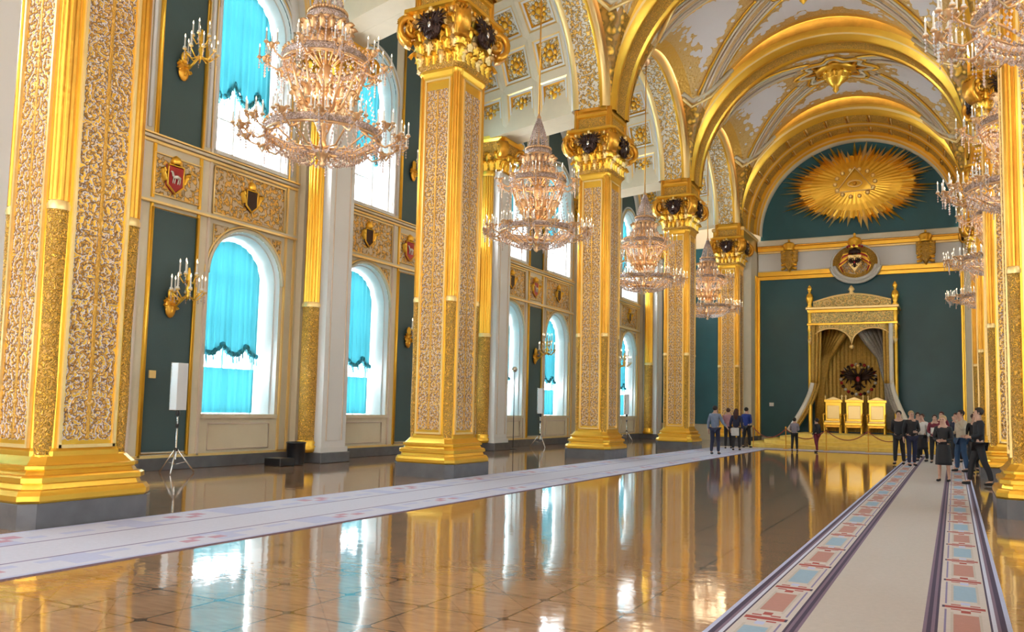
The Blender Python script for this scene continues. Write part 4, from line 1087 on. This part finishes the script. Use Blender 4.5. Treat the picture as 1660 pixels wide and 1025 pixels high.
for k, y in enumerate(CY_):
    for sd, x in (('l', -10.6), ('r', 1.4)):
        lab = 'gilded crystal '+(cl if sd == 'l' else cr)[k]
        z = 6.1
        if k == 0: y += .2
        if first: ch.location = (x, y, z); ch['label'] = lab; first = False
        else: dup(ch, (x, y, z), .1*k, lab)
        ld = bpy.data.lights.new('chandelier_fill', 'POINT'); ld.energy = 170; ld.color = (1, .76, .46); ld.shadow_soft_size = .9  # warm fill added inside each unlit chandelier
        lo = bpy.data.objects.new('chandelier_fill', ld); C.objects.link(lo); lo.location = (x, y, z+1.4)

# ceiling bosses
for k, yc in enumerate(mids):
    b = MB(); b.lathe([(.75, .25), (.95, .12), (.9, .0), (.7, -.02), (.55, -.18), (.45, -.4), (.25, -.6), (.12, -.75), (.15, -.85), (.02, -1.0)], 'gold', 20, flute=.08, nfl=10)
    b.lathe([(.7, .03), (.60, .0), (.5, .03)], 'bronze_dark', 20)
    for i in range(10): leaf(b, RZ(2*pi*i/10) @ T(0, -.5, -.35) , .14, .35, .2, 'gold')
    tag(b.build('ceiling_boss', loc=(XC, yc, 17.72-.15)), 'gilded hanging boss at the crown of the %s nave vault' % ['rear', 'nearest', 'second', 'third', 'fourth', 'last'][k], 'ceiling boss', 'gilded vault bosses')

# ---------------------------------------------------------------- wall sconces
def make_sconce():
    r = thing('wall_sconce', '', 'wall lamp', group='gilded candle sconces on the teal panels')
    b = MB(); b.ball((.06, 0, -.18), .16, 'gold_deep', 10, 7, (.35, 1, 1.6)); b.ball((.08, 0, .12), .11, 'gold', 10, 7, (.5, 1, 1.4)); 
    for q in range(6): leaf(b, T(.06, 0, -.1) @ Matrix.Rotation(q*pi/3, 4, 'X') @ RZ(pi/2), .06, .28, .06, 'gold')
    b.build('backplate', r)
    b = MB(); b.tube([(.05, 0, -.1), (.25, 0, -.16), (.45, 0, -.02), (.62, 0, .1)], [.035, .03, .03, .03], 'gold', 7)
    b.lathe([(.01, -.12), (.06, -.06), (.03, 0), (.07, .1), (.03, .2), (.05, .4), (.02, .6)], 'gold', 10, (.62, 0, .1))
    for zz, n, rr in ((.05, 8, .36), (.42, 5, .2)):
        for i in range(n):
            a = 2*pi*i/n+.2; b.tube([(.62, 0, zz), (.62+rr*.55*cos(a), rr*.55*sin(a), zz-.08), (.62+rr*cos(a), rr*sin(a), zz+.08)], .016, 'gold', 5)
            b.lathe([(.01, 0), (.05, .02), (.055, .04), (.01, .04)], 'gold_pale', 7, (.62+rr*cos(a), rr*sin(a), zz+.08))
            strand(b, (.62+rr*cos(a), rr*sin(a), zz+.04), (.62+rr*cos(a), rr*sin(a), zz-.12), 0, 3, .02)
    b.build('arm', r)
    for zz, n, rr in ((.05, 8, .36), (.42, 5, .2)):
        for i in range(n):
            a = 2*pi*i/n+.2; c_ = bpy.data.objects.new('candle', candle_me); C.objects.link(c_); c_.parent = r; c_.location = (.62+rr*cos(a), rr*sin(a), zz+.11); c_.scale = (1.3, 1.3, 1.35)
    return r
sc = make_sconce(); used = False
for X, sg, sn in ((-15.98, 1, 'left'), (6.78, -1, 'right')):
    for k, c in enumerate(CB):
        if k == 0: continue
        if sg < 0 and k < 3: continue
        for z, hn in ((3.92, 'lower'), (9.55, 'upper')):
            lab = 'gilded sconce, %s %s teal panel, %s' % (hn, sn, ['', 'left of the nearest pier', 'beside the first light stand and nearest pier', 'behind the second pier', 'above the second light stand', 'in the last bay by the end wall'][k])
            loc = (X, c-.05, z)
            if not used: sc.location = loc; sc['label'] = lab; used = True
            else: dup(sc, loc, 0 if sg > 0 else pi, lab)

# frieze emblems
def emblem_shield(loc, mat, lab, s=1.0, sg=1):
    t = thing('relief_shield', lab, 'coat of arms', loc, 0, 'small shields in the wall frieze')
    b = MB(); b.add([(.06, -.2*s, .26*s), (.06, .2*s, .26*s), (.06, .2*s, -.16*s), (.06, 0, -.32*s), (.06, -.2*s, -.16*s), (.0, -.24*s, .3*s), (0, .24*s, .3*s), (0, .24*s, -.2*s), (0, 0, -.38*s), (0, -.24*s, -.2*s)],
       [(0, 1, 2, 3, 4), (0, 5, 6, 1), (1, 6, 7, 2), (2, 7, 8, 3), (3, 8, 9, 4), (4, 9, 5, 0)], mat); b.build('shield', t)
    b = MB(); b.tube([(.05, y_, z_2) for y_, z_2 in ((-.22*s, .3*s), (.22*s, .3*s), (.22*s, -.18*s), (0, -.36*s), (-.22*s, -.18*s))], .03, 'gold', 5, closed=True)
    b.lathe([(.10*s, 0), (.14*s, .06), (.1*s, .16), (.02, .22)], 'gold', 10, (.03, 0, .32*s))
    for k in (1, -1): leaf(b, T(.05, k*.25*s, -.1) @ Matrix.Rotation(-k*.4, 4, 'X') @ RZ(pi/2), .07, .4, .06, 'gold')
    b.build('frame', t)
    if mat == 'red_enamel':
        b = MB()    # pale prancing beast
        b.tube([(.09, -.10, .0), (.10, 0, .03), (.09, .09, .0)], [.035, .045, .04], 'ermine_white', 6); b.tube([(.09, -.10, .02), (.09, -.13, .12), (.09, -.17, .13)], [.03, .025, .02], 'ermine_white', 5)
        for y_ in (-.09, -.04, .05, .1): b.tube([(.09, y_, 0), (.09, y_-.02, -.14)], .013, 'ermine_white', 4)
        b.build('beast', t)
k2 = ['', 'beyond the left edge', 'beside the nearest pier', 'behind the second pier', 'above the second light stand', 'in the last bay']
for k, c in enumerate(CB):
    if k < 1: continue
    emblem_shield((-15.97, c-.1, 6.75), 'red_enamel', 'red shield with a pale beast in the left wall frieze '+k2[k], 1.0)
    for s in (-1, 1): emblem_shield((-15.97, c+s*DW, 6.78), 'bronze_dark', 'dark gilt frieze shield over the %s window %s' % ('nearer' if s < 0 else 'farther', k2[k]), .85)

# ---------------------------------------------------------------- floor-standing equipment
def make_stand():
    r = thing('light_stand', '', 'floor lamp', group='white box lights on tripods')
    b = MB(); b.box(-.10, .10, -.14, .14, 1.38, 2.42, 'lamp_white'); b.box(-.12, -.10, -.15, .15, 1.37, 2.43, 'chrome'); b.build('lamp_box', r, bev=.015)
    b = MB(); b.lathe([(.02, .3), (.02, 1.0), (.016, 1.0), (.016, 1.38)], 'chrome', 8); b.lathe([(.03, 1.0), (.035, 1.04), (.03, 1.08)], 'black_plastic', 8); b.lathe([(.035, 1.25), (.05, 1.32), (.035, 1.38)], 'black_plastic', 8); b.build('pole', r)
    b = MB(); b.lathe([(.03, .48), (.045, .52), (.03, .56)], 'black_plastic', 8); b.build('collar', r)
    for i in range(3):
        a = 2*pi*i/3-.9; b = MB(); b.tube([(.02*cos(a), .02*sin(a), .53), (.42*cos(a), .42*sin(a), .015)], .016, 'chrome', 6); b.tube([(.02*cos(a), .02*sin(a), .2), (.24*cos(a), .24*sin(a), .25)], .008, 'chrome', 5); b.build('leg', r)
    return r
ls = make_stand(); ls.location = (-15.1, 12.68, 0); ls['label'] = 'white box light on a chrome tripod right of the nearest pier'
dup(ls, (-15.05, 30.75, 0), .3, 'white box light on a tripod between the second and third piers')
dup(ls, (-15.1, 41.1, 0), .5, 'small far white box light on a tripod right of the third pier')
t = thing('microphone_stand', 'thin dark pole stand with a round head right of the second pier', 'stand', (-15.0, 28.3, 0))
b = MB(); b.lathe([(.17, 0), (.17, .02), (.02, .05)], 'black_plastic', 14); b.build('foot', t)
b = MB(); b.lathe([(.016, .04), (.016, 3.0)], 'black_plastic', 8); b.build('pole', t)
b = MB(); b.ball((0, 0, 3.08), .11, 'chrome', 10, 7); b.build('head', t)
t = thing('black_bin', 'black round tub on a low black box at the foot of the first pilaster', 'bin', (-15.15, 16.4, 0))
b = MB(); b.lathe([(.22, .02), (.24, .55), (.26, .57), (.24, .59), (.22, .55)], 'black_plastic', 18, (.1, 0, 0)); b.lathe([(.01, .5), (.22, .5)], 'black_plastic', 18, (.1, 0, 0)); b.build('tub', t)
b = MB(); b.box(-.25, .3, -.75, -.25, 0, .2, 'black_plastic'); b.build('box', t, bev=.02)
b = MB(); b.box(-16.0, -15.95, 12.56, 12.74, 2.08, 2.26, 'gold_pale'); tag(b.build('switch_plate', bev=.01), 'square gilt switch plate on the lower teal panel beside the light stand', 'switch plate')

# ---------------------------------------------------------------- people
for n, c in dict(skin=(.55, .32, .23), hair_dark=(.02, .012, .01), hair_brown=(.06, .02, .015), hair_blond=(.45, .30, .15), cloth_black=(.008, .008, .012), cloth_navy=(.01, .015, .05), cloth_shirt=(.16, .20, .29), cloth_blue=(.015, .04, .25),
                 cloth_pink=(.45, .24, .28), cloth_white=(.70, .68, .64), cloth_beige=(.55, .46, .34), cloth_jeans=(.02, .06, .14), cloth_maroon=(.16, .01, .03), cloth_pattern=(.25, .22, .26), shoe=(.01, .01, .012)).items():
    flat(n, c, .7 if n != 'skin' else .5, 0, .3, 25, vary=.25, vscale=9)
def skin_obj(name, verts, edges, radii, mat, root=0, parent=None, sub=1, ell=None):
    me = bpy.data.meshes.new(name); me.from_pydata(verts, edges, []); me.materials.append(MAT[mat])
    o = bpy.data.objects.new(name, me); C.objects.link(o)
    md = o.modifiers.new('skin', 'SKIN'); md.use_smooth_shade = True
    if not me.skin_vertices: me.attributes  # layer is created with the modifier
    sv = me.skin_vertices[0].data
    for i, r in enumerate(radii): sv[i].radius = r if isinstance(r, tuple) else (r, r)
    sv[root].use_root = True
    sb = o.modifiers.new('sub', 'SUBSURF'); sb.levels = sub; sb.render_levels = sub
    if parent: o.parent = parent
    return o
def person(label, x, y, face, h=1.75, top='cloth_black', leg='cloth_black', hair='hair_dark', longhair=False, skirt=None, pose='stand', stride=.10, extra=None, skirt_len=.5, arm=None, child=False):
    """face: direction looked at, radians; 0 looks to +Y"""
    t = thing('person', label, 'person', (x, y, 0 if child else .013), face, 'visitors and guards in the hall')
    k = h/1.75; hs = 1.12 if child else 1.0
    # +y is forward, x is side
    V = []; E = []; R_ = []
    def v(p, r, par=None):
        V.append((p[0]*k, p[1]*k, p[2]*k)); R_.append((r[0]*k, r[1]*k) if isinstance(r, tuple) else (r*k, r*k))
        if par is not None: E.append((par, len(V)-1))
        return len(V)-1
    pel = v((0, 0, .95), (.15, .11)); wa = v((0, 0, 1.10), (.13, .10), pel); chs = v((0, .0, 1.30), (.155, .115), wa); sh = v((0, -.01, 1.42), (.12, .09), chs)
    nk = v((0, 0, 1.50), .055, sh); jaw = v((0, .02, 1.575), (.062, .07), nk); hd = v((0, .012, 1.65), (.075*hs, .09*hs), jaw); tp = v((0, .0, 1.715), (.05, .065), hd)
    nose = v((0, .105, 1.625), .013, jaw)
    arms = {}
    for s in (1, -1):
        a = arm[0 if s > 0 else 1] if arm else 'down'
        s0 = v((s*.16, -.01, 1.41), .06, sh)
        if a == 'down': el, wr, hand = (s*.24, -.04, 1.13), (s*.25, .02, .88), Vector((s*.01, .02, -1))
        elif a == 'front': el, wr, hand = (s*.22, .0, 1.14), (s*.08, .20, 1.08), Vector((-s*.6, .6, .1))
        elif a == 'back': el, wr, hand = (s*.24, -.10, 1.13), (s*.06, -.20, .98), Vector((-s*.9, 0, -.2))
        elif a == 'out': el, wr, hand = (s*.27, .05, 1.15), (s*.36, .20, 1.0), Vector((s*.3, .5, -.6))
        else: el, wr, hand = (s*.22, .1, 1.2), (s*.1, .22, 1.42), Vector((-s*.2, .2, .8))
        hand.normalize()
        e_ = v(el, .042, s0); w_ = v(wr, .028, e_); pm = Vector(wr)+hand*.05; p_ = v(pm, (.036, .02), w_)
        side = hand.cross(Vector((0, 1, 0))); side = side.normalized() if side.length > .2 else Vector((1, 0, 0))
        if abs(hand.z) > .7: side = Vector((0, 1, 0))
        for q in range(4):
            off = (q-1.5)*.018; L_ = (.065, .078, .074, .058)[q]
            f1 = v(pm+hand*.035+side*off, .009, p_); f2 = v(pm+hand*(.035+L_*.5)+side*off*1.1+Vector((-s*.008, 0, 0)), .0085, f1); v(pm+hand*(.035+L_)+side*off*1.1+Vector((-s*.024, 0, 0)), .0075, f2)
        th_ = v(pm-hand*.005+side*.035, .010, p_); v(pm+hand*.035+side*.055, .009, th_)
        arms[s] = (el, wr)
    legs = {}
    for s in (1, -1):
        dy = stride*s
        hp = v((s*.09, 0, .90), .085, pel); kn = v((s*.10, dy*.55+.02, .50), .058, hp); cf = v((s*.105, dy*.8-.01, .34), .052, kn); an = v((s*.11, dy-.02, .09), .036, cf); ft = v((s*.12, dy+.12, .035), (.04, .028), an)
        legs[s] = ((s*.09, 0, .90), (s*.10, dy*.55+.02, .50), (s*.105, dy*.8-.01, .34), (s*.11, dy-.02, .09), (s*.12, dy+.12, .035))
    skin_obj('body', V, E, R_, 'skin', 0, t, 1)
    # clothes
    def garment(name, pts, edges, radii, mat, sub=1): return skin_obj(name, [(p[0]*k, p[1]*k, p[2]*k) for p in pts], edges, [((r[0]*k, r[1]*k) if isinstance(r, tuple) else (r*k, r*k)) for r in radii], mat, 0, t, sub)
    P_ = [(0, 0, .88), (0, 0, 1.08), (0, 0, 1.30), (0, -.01, 1.42), (0, -.005, 1.475)]; E_ = [(0, 1), (1, 2), (2, 3), (3, 4)]; RR = [(.175, .13), (.155, .12), (.175, .135), (.14, .105), (.075, .07)]
    for s in (1, -1):
        el, wr = arms[s]; w2 = tuple(Vector(el).lerp(Vector(wr), .88)); n = len(P_)
        P_ += [(s*.165, -.01, 1.41), el, w2]; E_ += [(3, n), (n, n+1), (n+1, n+2)]; RR += [.078, .058, .043]
    garment('top', P_, E_, RR, top)
    if skirt:
        b = MB(); zl = .95-skirt_len
        b.lathe([(.15*k, .99*k), (.185*k, .85*k), (.20*k, (zl+.1)*k), (.205*k, zl*k), (.19*k, zl*k), (.15*k, .9*k)], skirt, 20, flute=.05, nfl=8)
        b.build('skirt', t)
    if leg:
        P_ = [(0, 0, .97)]; E_ = []; RR = [(.165, .125)]
        for s in (1, -1):
            L5 = legs[s]; n = len(P_); P_ += [L5[0], L5[1], L5[2], L5[3]]; E_ += [(0, n), (n, n+1), (n+1, n+2), (n+2, n+3)]; RR += [.105, .078, .07, .06]
        garment('trousers', P_, E_, RR, leg)
    for s in (1, -1):
        L5 = legs[s]; a_, f_ = L5[3], L5[4]
        garment('shoe', [(a_[0], a_[1]-.03, .05), (a_[0], a_[1]+.04, .05), (f_[0], f_[1]+.03, .035)], [(0, 1), (1, 2)], [(.045, .045), (.05, .048), (.042, .03)], 'shoe')
    # hair
    b = MB()
    b.ball((0, -.018*k, 1.675*k), .098*k*hs, hair, 14, 9, (.92, 1.05, .98))
    n0 = len(b.v)
    # keep the face free: pull the front half up to the hairline
    for i in range(len(b.v)):
        x_, y_, z_1 = b.v[i]
        if y_ > .045*k and z_1 < 1.70*k: b.v[i] = (x_*.8, .035*k, max(z_1, 1.66*k))
    if longhair:
        b.tube([(0, -.06*k, 1.68*k), (0, -.095*k, 1.56*k), (0, -.12*k, 1.42*k), (0, -.13*k, 1.30*k)], [.09*k, .11*k, .10*k, .05*k], hair, 10)
    b.build('hair', t)
    # face details
    b = MB()
    for s in (1, -1):
        b.ball((s*.03*k, .098*k, 1.652*k), .011*k, 'hair_dark', 6, 4)
    b.tube([(-.022*k, .094*k, 1.588*k), (0, .101*k, 1.586*k), (.022*k, .094*k, 1.588*k)], .006*k, 'carpet_red', 5)
    for s in (1, -1): b.ball((s*.078*k, 0, 1.635*k), .022*k, 'skin', 6, 4, (.4, .8, 1.2))
    b.build('face', t)
    if extra: extra(t, k)
    return t
def bag(t, k):
    b = MB(); b.box(-.16, .16, -.27, -.17, .62, .95, 'cloth_white'); o = b.build('bag', t, bev=.03)
def paper(t, k):
    b = MB(); b.box(-.10, .10, .27, .275, 1.02, 1.22, 'cloth_white'); b.build('leaflet', t)
def badge(t, k):
    b = MB(); b.box(-.235*k, -.225*k, -.03, .03, 1.26*k, 1.31*k, 'lamp_white'); b.build('badge', t)
R = radians
person('man in a grey blue shirt and dark trousers seen from behind on the left carpet', -7.95, 31.2, R(-5), 1.82, 'cloth_shirt', 'cloth_navy', arm=('out', 'down'), stride=.06)
person('slim person in a pink top and dark trousers behind the man in grey', -8.75, 36.6, R(10), 1.76, 'cloth_pink', 'cloth_black', 'hair_brown', arm=('front', 'front'))
person('woman with long brown hair, dark top and a white bag on her back', -8.1, 35.3, R(0), 1.74, 'cloth_navy', 'cloth_black', 'hair_brown', True, extra=bag)
person('man in a bright blue shirt and dark trousers beside the long haired woman', -8.35, 38.4, R(-20), 1.82, 'cloth_blue', 'cloth_black', arm=('front', 'front'))
person('child in a patterned top standing at the rope, left of two', -6.08, 39.3-2.0, R(0), 1.42, 'cloth_pattern', 'cloth_black', child=True, arm=('front', 'front'))
person('child in dark clothes turned sideways at the rope, right of two', -5.15, 39.0-1.9, R(60), 1.42, 'cloth_black', 'cloth_maroon', child=True)
person('man in a black suit on the runner edge, left end of the crowd', -1.62, 30.2, R(170), 1.76, 'cloth_black', 'cloth_black', arm=('back', 'back'))
person('stocky person in black close behind the left man of the crowd', -1.22, 29.6, R(200), 1.76, 'cloth_black', 'cloth_navy', 'hair_blond', arm=('down', 'front'))
person('person in a light patterned blouse and black skirt in the middle of the crowd', -1.02, 32.9, R(150), 1.68, 'cloth_white', 'cloth_black', 'hair_brown', arm=('front', 'down'), skirt='cloth_black')
person('person in a maroon jacket over white holding a leaflet', -.60, 32.2, R(175), 1.66, 'cloth_maroon', 'cloth_black', 'hair_dark', arm=('front', 'front'), extra=paper)
person('dark haired person in maroon at the back of the crowd', -.42, 34.6, R(160), 1.78, 'cloth_maroon', 'cloth_black', 'hair_brown')
person('person in grey at the far back of the crowd, near the teal wall', -1.25, 35.8, R(190), 1.74, 'cloth_pattern', 'cloth_black', 'hair_dark')
person('person in dark blue behind the woman in the black dress', .05, 33.5, R(140), 1.74, 'cloth_navy', 'cloth_black', 'hair_brown')
person('blond woman in a black knee length dress with bare calves', -.25, 23.2, R(165), 1.62, 'cloth_black', None, 'hair_blond', skirt='cloth_black', skirt_len=.50, arm=('front', 'front'), stride=.03)
person('man in a cream jumper and blue jeans left of the guard', .16, 27.7, R(120), 1.80, 'cloth_beige', 'cloth_jeans', 'hair_dark', arm=('front', 'raise'), stride=.08)
person('person in a long dark coat between the man in cream and the guard', .52, 28.4, R(200), 1.70, 'cloth_black', 'cloth_black', 'hair_brown', skirt='cloth_black', skirt_len=.6)
person('guard in a black uniform with an arm badge, legs apart at the right', .50, 22.6, R(100), 1.82, 'cloth_black', 'cloth_black', 'hair_dark', arm=('front', 'front'), stride=.20, extra=badge)
